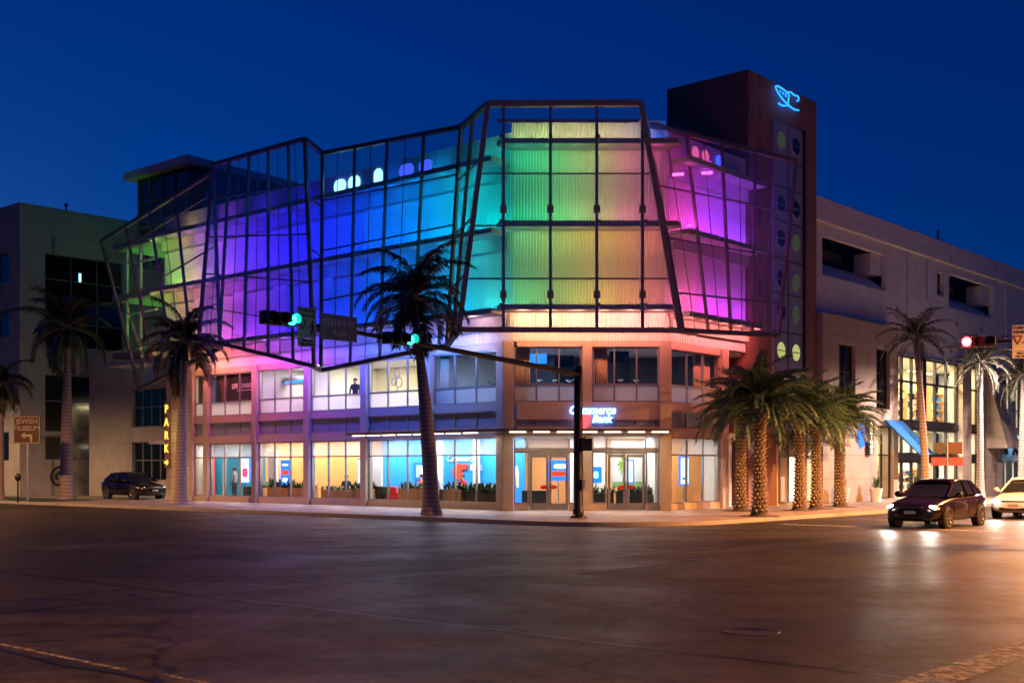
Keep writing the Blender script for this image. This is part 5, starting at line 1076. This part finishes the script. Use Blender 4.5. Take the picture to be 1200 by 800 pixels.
# ================================================================== CARS
def make_car(paint, lights, hood=.0):
    t = thing('car', '', 'car')
    # stations from nose (x=+2.2) to tail: x, half width, bottom, shoulder height, top height
    st = [(2.22, .60, .36, .52, .60), (2.16, .74, .26, .58, .70), (1.95, .84, .21, .64, .80), (1.5, .885, .20, .70, .89), (.98, .895, .20, .76, .97), (.4, .90, .20, .79, 1.0), (-.4, .90, .20, .81, 1.02), (-1.2, .895, .20, .82, 1.04), (-1.75, .87, .22, .82, 1.06), (-2.08, .82, .26, .80, 1.03), (-2.2, .70, .36, .74, .92)]
    vs = []; K = 0
    for x, w_, zb, zs, zt in st:
        ring = [(0, zb), (w_ * .8, zb), (w_ * .97, zb + .1), (w_, zb + (zs - zb) * .55), (w_ * .985, zs), (w_ * .9, zt - .05), (w_ * .7, zt), (0, zt + .025)]
        full = ring + [(-a, z) for a, z in ring[-2:0:-1]]; K = len(full); vs += [(x, a, z) for a, z in full]
    n = len(st); fs = [(i * K + k, (i + 1) * K + k, (i + 1) * K + (k + 1) % K, i * K + (k + 1) % K) for i in range(n - 1) for k in range(K)]
    fs += [list(range(K - 1, -1, -1))[::-1], [(n - 1) * K + k for k in range(K - 1, -1, -1)]]
    m = MB(); m.add(vs, fs, 0, True); o = m.build('body', paint, t); sb = o.modifiers.new('s', 'SUBSURF'); sb.levels = sb.render_levels = 2
    # greenhouse
    lo = [(1.12, .74, .97), (.45, .80, 1.0), (-1.0, .80, 1.03), (-1.92, .66, 1.05)]; hi = [(.28, .58, 1.41), (-.1, .63, 1.47), (-.9, .62, 1.46), (-1.35, .54, 1.40)]
    m = MB(); P = [(x, s_ * w_, z) for x, w_, z in lo for s_ in (1, -1)] + [(x, s_ * w_, z) for x, w_, z in hi for s_ in (1, -1)]
    f = []
    for i in range(3):
        f.append((2 * i, 2 * i + 2, 8 + 2 * i + 2, 8 + 2 * i)); f.append((2 * i + 1, 8 + 2 * i + 1, 8 + 2 * i + 3, 2 * i + 3)); f.append((8 + 2 * i, 8 + 2 * i + 2, 8 + 2 * i + 3, 8 + 2 * i + 1))
    f += [(0, 8, 9, 1), (6, 7, 15, 14)]; m.add(P, f, 0, False); m.build('window', M['carglass'], t)
    m = MB(); rf = []
    for x, w_, z in [(.36, .56, 1.40)] + hi[1:3] + [(-1.42, .53, 1.385)]: rf += [(x, w_ * 1.0, z - .02), (x, w_ * .8, z + .022), (x, 0, z + .035), (x, -w_ * .8, z + .022), (x, -w_, z - .02)]
    m.add(rf, [(i * 5 + k, i * 5 + k + 1, (i + 1) * 5 + k + 1, (i + 1) * 5 + k) for i in range(3) for k in range(4)], 0, True); o = m.build('roof', paint, t); md = o.modifiers.new('s', 'SOLIDIFY'); md.thickness = .03
    for s_ in (1, -1):
        m = MB()
        def pil(a, b_, w_): m.bar((a[0], s_ * (a[1] + .012), a[2]), (b_[0], s_ * (b_[1] + .012), b_[2]), w_, .05, (0, s_, .4))
        pil(lo[0], hi[0], .07); pil((-.35, .81, 1.02), (-.35, .63, 1.46), .09); pil((-1.05, .80, 1.03), (-.95, .62, 1.45), .08); pil(lo[3], hi[3], .16); pil(hi[0], hi[1], .05); pil(hi[1], hi[2], .05); pil(hi[2], hi[3], .06)
        m.build('pillar', paint, t)
        m = MB(); m.ball((.75, s_ * 1.0, 1.04), .13, sc=(.7, .9, .75)); m.tube([(.75, s_ * .86, .99), (.75, s_ * .98, 1.02)], .03, 6); m.build('mirror', paint, t)
        m = MB(); m.bar((.95, s_ * .893, .35), (.85, s_ * .9, .9), .012, .012, (0, s_, 0)); m.bar((-.33, s_ * .905, .3), (-.33, s_ * .905, .95), .012, .012, (0, s_, 0)); m.bar((-1.1, s_ * .905, .4), (-1.2, s_ * .9, .9), .012, .012, (0, s_, 0)); m.bar((.9, s_ * .9, .32), (-1.1, s_ * .905, .32), .014, .012, (0, s_, 0)); m.build('door_seam', M['black'], t)
        for x in (.0, -.9):
            m = MB(); m.bar((x - .08, s_ * .915, .84), (x + .1, s_ * .915, .84), .03, .03, (0, s_, 0)); m.build('door_handle', M['chrome'], t)
    for x in (1.38, -1.38):
        for s_ in (1, -1):
            m = MB(); m.lathe((x, s_ * .70, .33), [(.385, 0), (.385, .2)], 26, (0, s_, 0)); m.build('wheel_well_shade', M['black'], t)  # black disc in place of the shade inside the wheel well
            e = bpy.data.objects.new('wheel', None); COL.objects.link(e); e.parent = t; e.location = (x, s_ * .78, .325)
            m = MB(); m.lathe((x, s_ * .72, .325), [(.26, 0), (.31, .0), (.325, .03), (.325, .17), (.31, .2), (.235, .2), (.225, .17)], 26, (0, s_, 0)); m.build('tyre', M['rubber'], e)
            m = MB(); m.lathe((x, s_ * .72, .325), [(.225, .14), (.225, .19), (.2, .195), (.19, .15)], 26, (0, s_, 0))
            for k in range(6):
                a = 2 * math.pi * k / 6; m.bar((x + .04 * math.cos(a), s_ * .905, .325 + .04 * math.sin(a)), (x + .205 * math.cos(a), s_ * .905, .325 + .205 * math.sin(a)), .055, .03, (0, s_, 0))
            m.lathe((x, s_ * .72, .325), [(.06, .15), (.06, .205)], 12, (0, s_, 0)); m.build('rim', M['chrome'], e)
    for s_ in (1, -1):
        m = MB(); m.ball((2.03, s_ * .64, .655), .12, sc=(.9, 1.35, .62)); m.build('headlight', M['e_head'] if lights else M['chrome'], t)
        m = MB(); m.ball((2.1, s_ * .6, .36), .06, sc=(.8, 1, .9)); m.build('fog_lamp', M['e_fog'] if lights == 2 else M['chrome'], t)
        m = MB(); m.ball((1.93, s_ * .8, .63), .05, sc=(1.6, .6, .6)); m.build('turn_signal', M['e_amber'] if lights else M['lens'], t)
        m = MB(); m.ball((-2.08, s_ * .66, .86), .1, sc=(.7, 1.4, .8)); m.build('tail_light', M['lens'], t)
        if lights:
            lamp('SPOT', 'head_beam', (2.22, s_ * .64, .66), 160, (1, .9, .75), (1, .0, -.03), .06, angle=75, blend=.8, parent=t)
            lamp('POINT', 'head_glow', (2.35, s_ * .64, .66), 5, (1, .9, .75), size=.08, parent=t)
    m = MB(); m.box(2.165, 2.2, -.42, .42, .56, .68); m.build('grille', M['black'], t, bevel=.02)
    m = MB(); m.box(2.15, 2.21, -.5, .5, .32, .44); m.build('air_intake', M['black'], t, bevel=.02)
    m = MB(); m.box(2.21, 2.235, -.42, .42, .655, .675); m.build('chrome_trim', M['chrome'], t)
    m = MB(); m.box(2.2, 2.225, -.18, .18, .455, .55); m.build('number_plate', M['signwhite'], t)
    return t
hdg = math.atan2(-.7513, -.66)
c1 = make_car(M['carblack'], 1); c1.location = (13.75, 38.6, ROAD); c1.rotation_euler = (0, 0, hdg + .0); tag(c1, 'black car with headlights on stopped first at the crossing', 'car')
c2 = make_car(M['carwhite'], 2); c2.location = (19.75, 45.6, ROAD); c2.rotation_euler = (0, 0, hdg + .06); tag(c2, 'pale car with fog lamps on waiting behind the black car', 'car')
c3 = make_car(M['carblack'], 0); c3.location = tuple(L.p(28.2, .2, 0)); c3.rotation_euler = (0, 0, math.atan2(-ul[1], -ul[0])); tag(c3, 'dark unlit car parked near the PARK sign', 'car')

# ================================================================== INSIDE THE BANK
def planter(F, u0, u1, n, mat, lab, dens, seed, h=.55, ph_=.42):
    rnd = random.Random(seed); t = thing('planter', lab, 'planter', tuple(F.p((u0 + u1) / 2, n, .02)), 'planters inside the windows')
    m = MB(); m.fbox(F, u0, u1, n - .22, n + .22, .02, .27 + h); m.build('box', M[mat], t, bevel=.01)
    m = MB()
    for k in range(int(dens * (u1 - u0))):
        c = F.p(u0 + rnd.random() * (u1 - u0), n + (rnd.random() - .5) * .4, .25 + h); a = rnd.random() * 6.28; e_ = .2 + rnd.random() * 1.3; l_ = ph_ * (.5 + rnd.random() * .8)
        d = Vector((math.cos(a) * math.cos(e_), math.sin(a) * math.cos(e_), math.sin(e_))); s_ = Vector((-math.sin(a), math.cos(a), 0)) * .045
        mid = c + d * l_ * .6; tip = c + d * l_ - UP * l_ * .2
        m.add([c - s_ * .4, c + s_ * .4, mid + s_, mid - s_, tip], [(0, 1, 2, 3), (3, 2, 4)])
    m.build('foliage', M['leaf'], t)
planter(L, .95, 3.2, -.65, 'black', 'black planter with a dense hedge next to the entrance column', 170, 1, .45, .5)
planter(L, 3.3, 4.4, -.65, 'plantwood', 'wooden planter just left of the black planter, behind the front palm trunk', 90, 2)
planter(L, 5.1, 7.3, -.7, 'plantwood', 'long wooden planter left of the front palm trunk', 80, 3)
planter(L, 9.25, 10.6, -.7, 'plantwood', 'wooden planter beside the tall blue lightbox', 80, 4, .5)
planter(L, 10.8, 12.7, -.7, 'plantwood', 'wooden planter below the seated person in black', 60, 5, .42, .3)
planter(L, 13.4, 15.1, -.7, 'plantwood', 'wooden planter in front of the orange wood wall', 90, 6, .5)
planter(L, 15.2, 16.9, -.7, 'plantwood', 'wooden planter with tall bush below the blue rounded poster', 130, 7, .5, .55)
planter(L, 17.5, 18.3, -.9, 'plantwood', 'small wooden planter next to the green chair', 70, 8, .45, .35)
planter(C, 3.35, 4.3, -1.6, 'black', 'black planter behind the right entrance doors, left half', 120, 9, .4)
planter(C, 4.4, 5.9, -1.6, 'black', 'black planter behind the right entrance doors, right half', 120, 10, .4)
def lightbox(F, u, n, z0, w_, h_, face, lab, stand=True, deco=()):
    t = thing('display_board', lab, 'display', tuple(F.p(u, n, .02)), 'lit display boards in the bank')
    m = MB(); m.fbox(F, u - w_ / 2, u + w_ / 2, n - .05, n + .02, z0, z0 + h_); m.build('frame', M['e_blue'], t, bevel=.02)
    m = MB(); m.fbox(F, u - w_ / 2 + .07, u + w_ / 2 - .07, n + .025, n + .03, z0 + .07, z0 + h_ - .07); m.build('face', M[face], t)
    for (a, c_, w2, h2, mt) in deco:
        m = MB(); pts = []
        for i in range(20):
            an = 2 * math.pi * i / 20; pts.append(F.p(u + a + w2 * math.copysign(abs(math.cos(an)) ** .6, math.cos(an)), n + .033, z0 + c_ + h2 * math.copysign(abs(math.sin(an)) ** .6, math.sin(an))))
        m.extr(pts, F.n * .006); m.build('graphic', M[mt], t)
    if stand:
        m = MB(); m.tube([F.p(u, n - .02, .02), F.p(u, n - .02, z0)], .03, 8); m.lathe(F.p(u, n - .02, .02), [(.22, 0), (.22, .02)], 16); m.build('stand', M['chrome'], t)
    return t
lightbox(L, 9.75, -.55, 1.0, .72, 1.2, 'e_white', 'tall white and blue lightbox left of the second window column', deco=((0, .6, .2, .28, 'e_cyanlight'), (0, .2, .2, .05, 'e_blue')))
lightbox(L, 15.55, -.6, .9, .8, 1.25, 'e_blue', 'rounded blue poster with a red badge above the bushy planter', deco=((0, .62, .28, .12, 'e_redlogo'), (0, 1.0, .24, .05, 'e_white'), (.0, .25, .2, .1, 'e_white')))
lightbox(L, 19.0, -.7, .95, .8, 1.35, 'e_white', 'bright white poster in a blue frame right of the standing man', deco=((0, .55, .24, .25, 'e_magenta'),))
lightbox(C, 4.9, -1.0, 1.1, .45, 1.0, 'e_white', 'narrow blue lightbox behind the right entrance doors', deco=((0, .4, .12, .2, 'e_cyanlight'),))
lightbox(C, 2.0, -2.5, 1.2, 1.0, .9, 'e_blue', 'blue and red screen behind the left entrance doors', deco=((0, .3, .35, .12, 'e_redlogo'), (0.1, .62, .3, .1, 'e_white')))
lightbox(C, 3.6, -2.2, 1.1, .5, .7, 'e_blue', 'small blue panel behind the middle sidelight', deco=((0, .35, .1, .15, 'e_cyanlight'),))
lightbox(RR, 2.3, -.6, 1.0, .72, 1.25, 'e_white', 'blue framed lightbox in the window round the right corner', deco=((0, .7, .2, .2, 'e_cyanlight'), (0, .3, .22, .06, 'e_blue')))
m = MB(); m.extr([L.p(8.3 + x, -3.17, 1.55 + z) for x, z in [(-.55, -.35), (.75, -.35), (.75, .45), (-.55, .45)]], L.n * .04); e = thing('wall_picture', 'blue framed picture on the blue wall left of the front palm', 'picture', tuple(L.p(8.3, -3.15, 1.2)))
m.build('frame', M['e_blue'], e); m = MB(); m.fbox(L, 8.05, 8.8, -3.125, -3.11, 1.32, 1.88); m.build('face', M['e_cyanlight'], e); m = MB(); m.lathe(L.p(8.35, -3.11, 1.62), [(.22, 0), (.22, .01)], 18, nl + (0,)); m.build('graphic', M['e_white'], e)
# wall logo: red C and lettering on the blue wall
e = thing('wall_logo', 'large red round logo with white lettering on the bright blue wall', 'logo', tuple(L.p(6.0, -3.15, 1.2)))
m = MB(); pts = []
for i in range(29):
    a = R(25 + 310 * i / 28); pts.append(L.p(6.05 - .36 * math.cos(a), -3.17, 1.58 + .36 * math.sin(a)))
pts += [L.p(5.85, -3.17, 1.55), L.p(5.85, -3.17, 1.62)]
m.extr(pts, L.n * .06); m.build('disc', M['e_redlogo'], e)
m = MB(); m.extr([L.p(5.85, -3.168, 1.66), L.p(5.5, -3.168, 1.70), L.p(5.42, -3.168, 1.93), L.p(6.0, -3.168, 1.93)], L.n * .06); m.build('flag', M['e_redlogo'], e)
text('Commerce', 'lettering', .40, L.p(5.9, -3.15, 2.18), RL, M['inwhite'], e, shear=.2, off=.004); text('Bank', 'lettering', .40, L.p(4.95, -3.15, 1.75), RL, M['inwhite'], e, shear=.2, off=.004)
e = thing('wall_logo', 'small red round logo on the dark teal wall near the bright poster', 'logo', tuple(L.p(22.0, -3.15, 1.3)))
m = MB(); m.lathe(L.p(21.6, -3.18, 1.62), [(.28, 0), (.28, .04)], 20, nl + (0,)); m.build('disc', M['e_redlogo'], e)
m = MB(); m.extr([L.p(21.5, -3.17, 1.68), L.p(21.1, -3.17, 1.72), L.p(21.1, -3.17, 1.95), L.p(21.6, -3.17, 1.95)], L.n * .05); m.build('flag', M['e_redlogo'], e)
# rocket shaped coin machine
e = thing('coin_machine', 'red and blue rocket shaped coin machine beside the entrance column', 'coin machine', tuple(L.p(2.0, -2.2, .02)))
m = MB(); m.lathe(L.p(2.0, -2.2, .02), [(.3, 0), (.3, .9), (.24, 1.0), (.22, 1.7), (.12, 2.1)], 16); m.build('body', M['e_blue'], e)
m = MB(); m.lathe(L.p(2.0, -2.2, 2.1), [(.13, .02), (.1, .2), (.02, .42)], 16); m.build('nose', M['inred'], e)
for s_ in (-.34, .34): 
    m = MB(); m.lathe(L.p(2.0 + s_, -2.2, .9), [(.09, 0), (.09, .7), (.01, .95)], 10); m.build('booster', M['inred'] if s_ > 0 else M['inwhite'], e)
# furniture
def desk(F, u, n, w_, mat, lab):
    t = thing('desk', lab, 'desk', tuple(F.p(u, n, .02)))
    m = MB(); m.fbox(F, u - w_ / 2, u + w_ / 2, n - .35, n + .35, .74, .78); m.build('desk_top', M[mat], t)
    m = MB(); m.fbox(F, u - w_ / 2 + .03, u + w_ / 2 - .03, n + .28, n + .32, .15, .738); m.build('front_panel', M[mat], t)
    for s_ in (-1, 1):
        m = MB(); m.fbox(F, u + s_ * (w_ / 2 - .05) - .03, u + s_ * (w_ / 2 - .05) + .03, n - .33, n + .27, .02, .738); m.build('leg', M['chrome'], t)
desk(L, 19.2, -1.5, 1.3, 'black', 'black desk below the bright white poster'); desk(L, 6.4, -2.0, 3.0, 'black', 'long black counter in front of the blue logo wall')
desk(C, 1.0, -2.3, 1.2, 'black', 'black desk seen through the left entrance doors'); desk(RR, 3.2, -2.6, 1.3, 'inwhite', 'white desk in the room round the right corner')
def armchair(F, u, n, mat, lab, rz=0):
    t = thing('armchair', lab, 'armchair', tuple(F.p(u, n, .02)), 'chairs for bank customers')
    m = MB(); m.fbox(F, u - .28, u + .28, n - .28, n + .28, .25, .45); m.build('seat', M[mat], t, bevel=.05)
    m = MB(); m.fbox(F, u - .28, u + .28, n + .18, n + .32, .46, .9); m.build('backrest', M[mat], t, bevel=.05)
    for s_ in (-1, 1):
        m = MB(); m.fbox(F, u + s_ * .33 - .05, u + s_ * .33 + .05, n - .26, n + .3, .25, .62); m.build('armrest', M[mat], t, bevel=.03)
    for a in (-.22, .22):
        for c_ in (-.2, .2):
            m = MB(); m.fbox(F, u + a - .02, u + a + .02, n + c_ - .02, n + c_ + .02, .02, .25); m.build('leg', M['chrome'], t)
armchair(L, 8.05, -1.1, 'inred', 'red armchair left of the long wooden planter'); armchair(L, 8.75, -1.3, 'leaf', 'green armchair left of the red armchair'); armchair(L, 18.0, -1.3, 'leaf', 'green armchair by the desk under the bright poster')
armchair(RR, 1.0, -1.2, 'black', 'black armchair in the window round the right corner'); armchair(L, 9.2, -1.2, 'black', 'black armchair in front of the white partition')
# mural and palm picture in the corner room
e = thing('mural', 'bright wall mural of green palms and pale sky in the room round the right corner', 'mural', tuple(RR.p(2.2, -3, 1)))
m = MB(); m.fbox(RR, .4, 4.9, -3.05, -3.0, .9, 2.9); m.build('panel', pm('mural_sky', (.72, .74, .76), .6, var=.1, vs=1.5), e)
rnd = random.Random(5)
for u in (1.2, 3.6):
    m = MB(); m.fbox(RR, u - .05, u + .05, -2.995, -2.985, .95, 1.9); m.build('painted_trunk', M['datetrunk'], e); m = MB()
    for k in range(26):
        a = rnd.random() * 6.28; l_ = .35 + rnd.random() * .35; c = RR.p(u, -2.98, 2.0); d = RR.u * math.cos(a) + UP * math.sin(a); s_ = (RR.u * -math.sin(a) + UP * math.cos(a)) * .07
        m.add([c, c + d * l_ * .5 + s_, c + d * l_, c + d * l_ * .5 - s_], [(0, 1, 2, 3)])
    m.build('painted_fronds', pm('mural_green', (.25, .4, .06), .6, var=.4, vs=8), e)
m = MB(); m.fbox(RR, .4, 4.9, -2.995, -2.985, .92, 1.15); m.build('painted_lawn', pm('mural_lawn', (.2, .42, .12), .6, var=.2), e)

# gym banner, wall art, exercise bikes upstairs
e = thing('window_banner', 'dark gym banner with a bare torso and white lettering in the upper window', 'banner', tuple(L.p(19.3, -.4, 5.2)))
m = MB(); m.fbox(L, 17.45, 21.15, -.42, -.40, 5.2, 6.64); m.build('cloth', pm('banner_cloth', (.02, .012, .012), .7), e)
text('LIFE', 'lettering', .34, L.p(19.5, -.39, 5.98), RL, M['inwhite'], e, extrude=.004, off=.012, sx=.85); text('CHOICES', 'lettering', .3, L.p(18.42, -.39, 5.98), RL, M['inwhite'], e, extrude=.004, sx=.85)
m = MB(); m.fbox(L, 17.6, 19.3, -.396, -.39, 5.74, 5.77); m.build('underline', M['inwhite'], e)
m = MB(); pr = [(0, 1.3), (.1, 1.3), (.14, 1.18), (.3, 1.12), (.42, 1.2), (.4, .95), (.28, .8), (.2, .4), (.24, .05)]
m.extr([L.p(20.45 - a, -.398, 5.25 + c) for a, c in pr] + [L.p(20.45 + a, -.398, 5.25 + c) for a, c in pr[:0:-1]], L.n * .005); m.build('torso', pm('torso_print', (.09, .05, .04), .7, var=.6, vs=6), e)
e = thing('wall_art', 'white ring artwork on the cream upper wall left of the front palm', 'artwork', tuple(L.p(7.4, -2.0, 5.3)))
for a, c_, r in ((0, 0, .22), (.3, .05, .17), (.1, .45, .2)):
    m = MB(); m.tube([L.p(8.0 + a + r * math.cos(t), -1.2, 5.7 + c_ + r * math.sin(t)) for t in [2 * math.pi * i / 18 for i in range(19)]], .03, 6); m.build('ring', M['galv'], e)
m = MB(); m.tube([L.p(8.1, -1.2, 3.35), L.p(8.1, -1.2, 5.5)], .03, 6); m.build('stand', M['galv'], e)
def bike():
    t = thing('exercise_bike', '', 'exercise bike'); m = MB()
    m.tube([(-.5, 0, .05), (.5, 0, .05)], .04, 6); m.tube([(-.3, 0, .05), (-.15, 0, .9)], .035, 6); m.tube([(.35, 0, .05), (.3, 0, 1.05)], .035, 6); m.tube([(-.2, 0, .45), (.33, 0, .5)], .035, 6); m.build('frame', M['black'], t)
    m = MB(); m.lathe((.42, -.03, .35), [(.25, 0), (.25, .06)], 18, (0, 1, 0)); m.build('flywheel', M['chrome'], t)
    m = MB(); m.ball((-.15, 0, .95), .14, sc=(1.2, .7, .4)); m.build('saddle', M['black'], t)
    m = MB(); m.tube([(.3, -.22, 1.15), (.3, 0, 1.05), (.3, .22, 1.15), (.5, .2, 1.18)], .025, 6); m.build('handlebar', M['chrome'], t)
    return t
b0 = bike(); bl = [((.95, 50.2), .6, 'exercise bike behind the left pane over the left entrance doors'), ((1.55, 50.4), .5, 'exercise bike in the middle of the window over the left entrance doors'), ((2.2, 50.2), .7, 'exercise bike behind the right pane over the left entrance doors'), ((4.3, 50.3), .4, 'exercise bike in the middle of the window over the right entrance doors'), ((5.0, 50.3), .5, 'exercise bike at the right of the window over the right entrance doors'), (tuple(L.p(2.3, -1.2, 0).xy), 1.2, 'exercise bike in the dark upper window right of the front palm')]
for i, (xy, rz, lab) in enumerate(bl):
    o = b0 if i == 0 else copy_tree(b0); o.location = (xy[0], xy[1], 4.3); o.rotation_euler = (0, 0, rz); tag(o, lab, 'exercise bike', 'exercise bikes along the upper windows')
for i, (xy, rz, lab) in enumerate(bl):
    m = MB(); m.box(xy[0] - .55, xy[0] + .55, xy[1] - .4, xy[1] + .4, 3.31, 4.295); m.build('platform', M['indark'], B)
def hung_screen(c, lab, lit=False):
    t = thing('television', lab, 'television', tuple(Vector(c) - UP * .3), 'screens hung in the gym'); c = Vector(c)
    m = MB(); m.box(c.x - .42, c.x + .42, c.y, c.y + .08, c.z - .25, c.z + .25); m.build('casing', M['black'], t, bevel=.01)
    m = MB(); m.box(c.x - .38, c.x + .38, c.y - .006, c.y - .002, c.z - .21, c.z + .21); m.build('screen', M['e_blue'] if lit else M['carglass'], t)
    m = MB(); m.tube([c + Vector((0, .05, .25)), Vector((c.x, c.y + .05, 6.77))], .02, 6); m.build('hanger', M['galv'], t)
hung_screen((2.2, 50.0, 6.2), 'dark screen hung over the left entrance doors'); hung_screen((1.1, 51.0, 6.4), 'blue lit screen hung over the left entrance doors', True); hung_screen((4.5, 50.2, 6.4), 'dark screen hung over the right entrance doors')

# ================================================================== PEOPLE
def person(loc, rz, pose, shirt, trousers, hairc, lab):
    t = thing('person', lab, 'person', loc)
    J = {'pelvis': (0, 0, .95), 'waist': (0, 0, 1.1), 'chest': (0, .02, 1.33), 'neck': (0, .02, 1.50), 'chin': (0, .05, 1.57), 'head': (0, .04, 1.66), 'crown': (0, .03, 1.75)}
    rad_ = {'pelvis': .15, 'waist': .125, 'chest': .155, 'neck': .055, 'chin': .07, 'head': .093, 'crown': .05}
    E_ = [('pelvis', 'waist'), ('waist', 'chest'), ('chest', 'neck'), ('neck', 'chin'), ('chin', 'head'), ('head', 'crown')]
    sit = pose == 'sit'
    for s_, n in ((1, 'l'), (-1, 'r')):
        J[n + 'sh'] = (s_ * .18, .0, 1.43); J[n + 'el'] = (s_ * .25, .03, 1.15); J[n + 'wr'] = (s_ * .2, .25, 1.05) if pose != 'stand' else (s_ * .24, .1, .9); J[n + 'hd'] = (s_ * .17, .33, 1.06) if pose != 'stand' else (s_ * .23, .14, .81)
        J[n + 'hp'] = (s_ * .1, 0, .9); J[n + 'kn'] = (s_ * .11, .45, .9) if sit else (s_ * .11, .03, .5); J[n + 'an'] = (s_ * .11, .45, .5) if sit else (s_ * .12, -.02, .08); J[n + 'to'] = (s_ * .12, .6, .45) if sit else (s_ * .13, .15, .04)
        for k, r in (('sh', .068), ('el', .047), ('wr', .034), ('hd', .036), ('hp', .1), ('kn', .066), ('an', .046), ('to', .038)): rad_[n + k] = r
        E_ += [('chest', n + 'sh'), (n + 'sh', n + 'el'), (n + 'el', n + 'wr'), (n + 'wr', n + 'hd'), ('pelvis', n + 'hp'), (n + 'hp', n + 'kn'), (n + 'kn', n + 'an'), (n + 'an', n + 'to')]
    dz = -.42 if sit else 0
    ks = list(J); me = bpy.data.meshes.new('body'); me.from_pydata([(J[k][0], J[k][1], J[k][2] + dz) for k in ks], [(ks.index(a), ks.index(c_)) for a, c_ in E_], [])
    o = bpy.data.objects.new('body', me); COL.objects.link(o); o.parent = t
    sk = o.modifiers.new('skin', 'SKIN'); sk.use_smooth_shade = True
    for i, k in enumerate(ks): d = me.skin_vertices[0].data[i]; d.radius = (rad_[k], rad_[k] * .8 if k in ('chest', 'waist', 'pelvis') else rad_[k]); d.use_root = (k == 'pelvis')
    ss = o.modifiers.new('sub', 'SUBSURF'); ss.levels = ss.render_levels = 2
    mt, n, l, b = _nt('person_cloth'); tc = n.new('ShaderNodeTexCoord'); sp = n.new('ShaderNodeSeparateXYZ'); l.new(tc.outputs['Object'], sp.inputs[0])
    cr = n.new('ShaderNodeValToRGB'); cr.color_ramp.interpolation = 'CONSTANT'; mr = n.new('ShaderNodeMapRange'); mr.inputs[2].default_value = 2; l.new(sp.outputs[2], mr.inputs[0]); l.new(mr.outputs[0], cr.inputs[0])
    e = cr.color_ramp.elements; e[0].position = 0; e[0].color = (.02, .015, .012, 1); e[1].position = (.08 + max(dz, -.06)) / 2; e[1].color = trousers + (1,)
    a = cr.color_ramp.elements.new((.97 + dz) / 2); a.color = shirt + (1,); a = cr.color_ramp.elements.new((1.5 + dz) / 2); a.color = (.45, .26, .18, 1)
    l.new(cr.outputs[0], b.inputs['Base Color']); b.inputs['Roughness'].default_value = .75; me.materials.append(mt)
    m = MB(); m.ball((0, .015, 1.70 + dz), .108, 12, 8, (1, 1.05, .85)); 
    ho = m.build('hair', pm('hair', hairc, .7), None); ho.parent = t; ho.location = Vector((0, 0, ho.location.z))
    m = MB(); m.ball((0, .14, 1.655 + dz), .018, 8, 5, (1, 1.3, 1.4)); no_ = m.build('nose', M['skin'], None); no_.parent = t; no_.location = (0, .135, no_.location.z)
    t.rotation_euler = (0, 0, rz); return t
def ppos(F, u, n, z=.02): return tuple(F.p(u, n, z))
face_out = math.atan2(nl[1], nl[0]) - math.pi / 2
person(ppos(L, 20.35, -1.0), face_out - 1.2, 'stand', (.2, .2, .21), (.03, .03, .04), (.05, .03, .02), 'standing man in a grey shirt left of the bright poster')
person(ppos(L, 12.0, -1.5, .05), face_out + 1.0, 'sit', (.015, .015, .018), (.02, .02, .03), (.015, .01, .01), 'seated person in black in front of the orange wall')
person(ppos(L, 4.6, -1.9, .1), face_out + .3, 'sit', (.5, .03, .05), (.05, .05, .08), (.03, .02, .015), 'person in a red top below the wall logo')
person(ppos(L, 7.9, -2.55, .1), face_out - .3, 'sit', (.6, .1, .1), (.05, .05, .08), (.03, .02, .015), 'person in a pale red shirt behind the counter left of the front palm')
person(ppos(L, 7.0, -2.55, .1), face_out + .2, 'sit', (.06, .12, .3), (.05, .05, .08), (.03, .02, .015), 'person in a blue shirt behind the counter left of the front palm')
person(ppos(L, 10.9, -1.1, 4.25), face_out + .5, 'stand', (.02, .02, .025), (.02, .02, .03), (.015, .01, .01), 'person in dark clothes at the cream lit upper window')
for u, n, h in ((12.0, -1.55, .38), (4.6, -1.95, .42), (7.9, -2.6, .42), (7.0, -2.6, .42)):
    t = thing('stool', {12.0: 'round stool under the seated person in black', 4.6: 'round stool under the person in the red top', 7.9: 'round stool under the person in the pale red shirt', 7.0: 'round stool under the person in the blue shirt'}[u], 'stool', ppos(L, u, n), 'stools at the bank counters')
    m = MB(); m.lathe(L.p(u, n, .02 + h - .08), [(.2, 0), (.2, .07)], 16); m.build('seat', M['black'], t); m = MB(); m.tube([L.p(u, n, .03), L.p(u, n, h - .06)], .03, 8); m.lathe(L.p(u, n, .02), [(.2, 0), (.2, .02)], 14); m.build('stem', M['chrome'], t)
m = MB(); m.fbox(L, 10.4, 11.4, -1.5, -.7, 3.31, 4.25); m.build('platform', M['indark'], B)
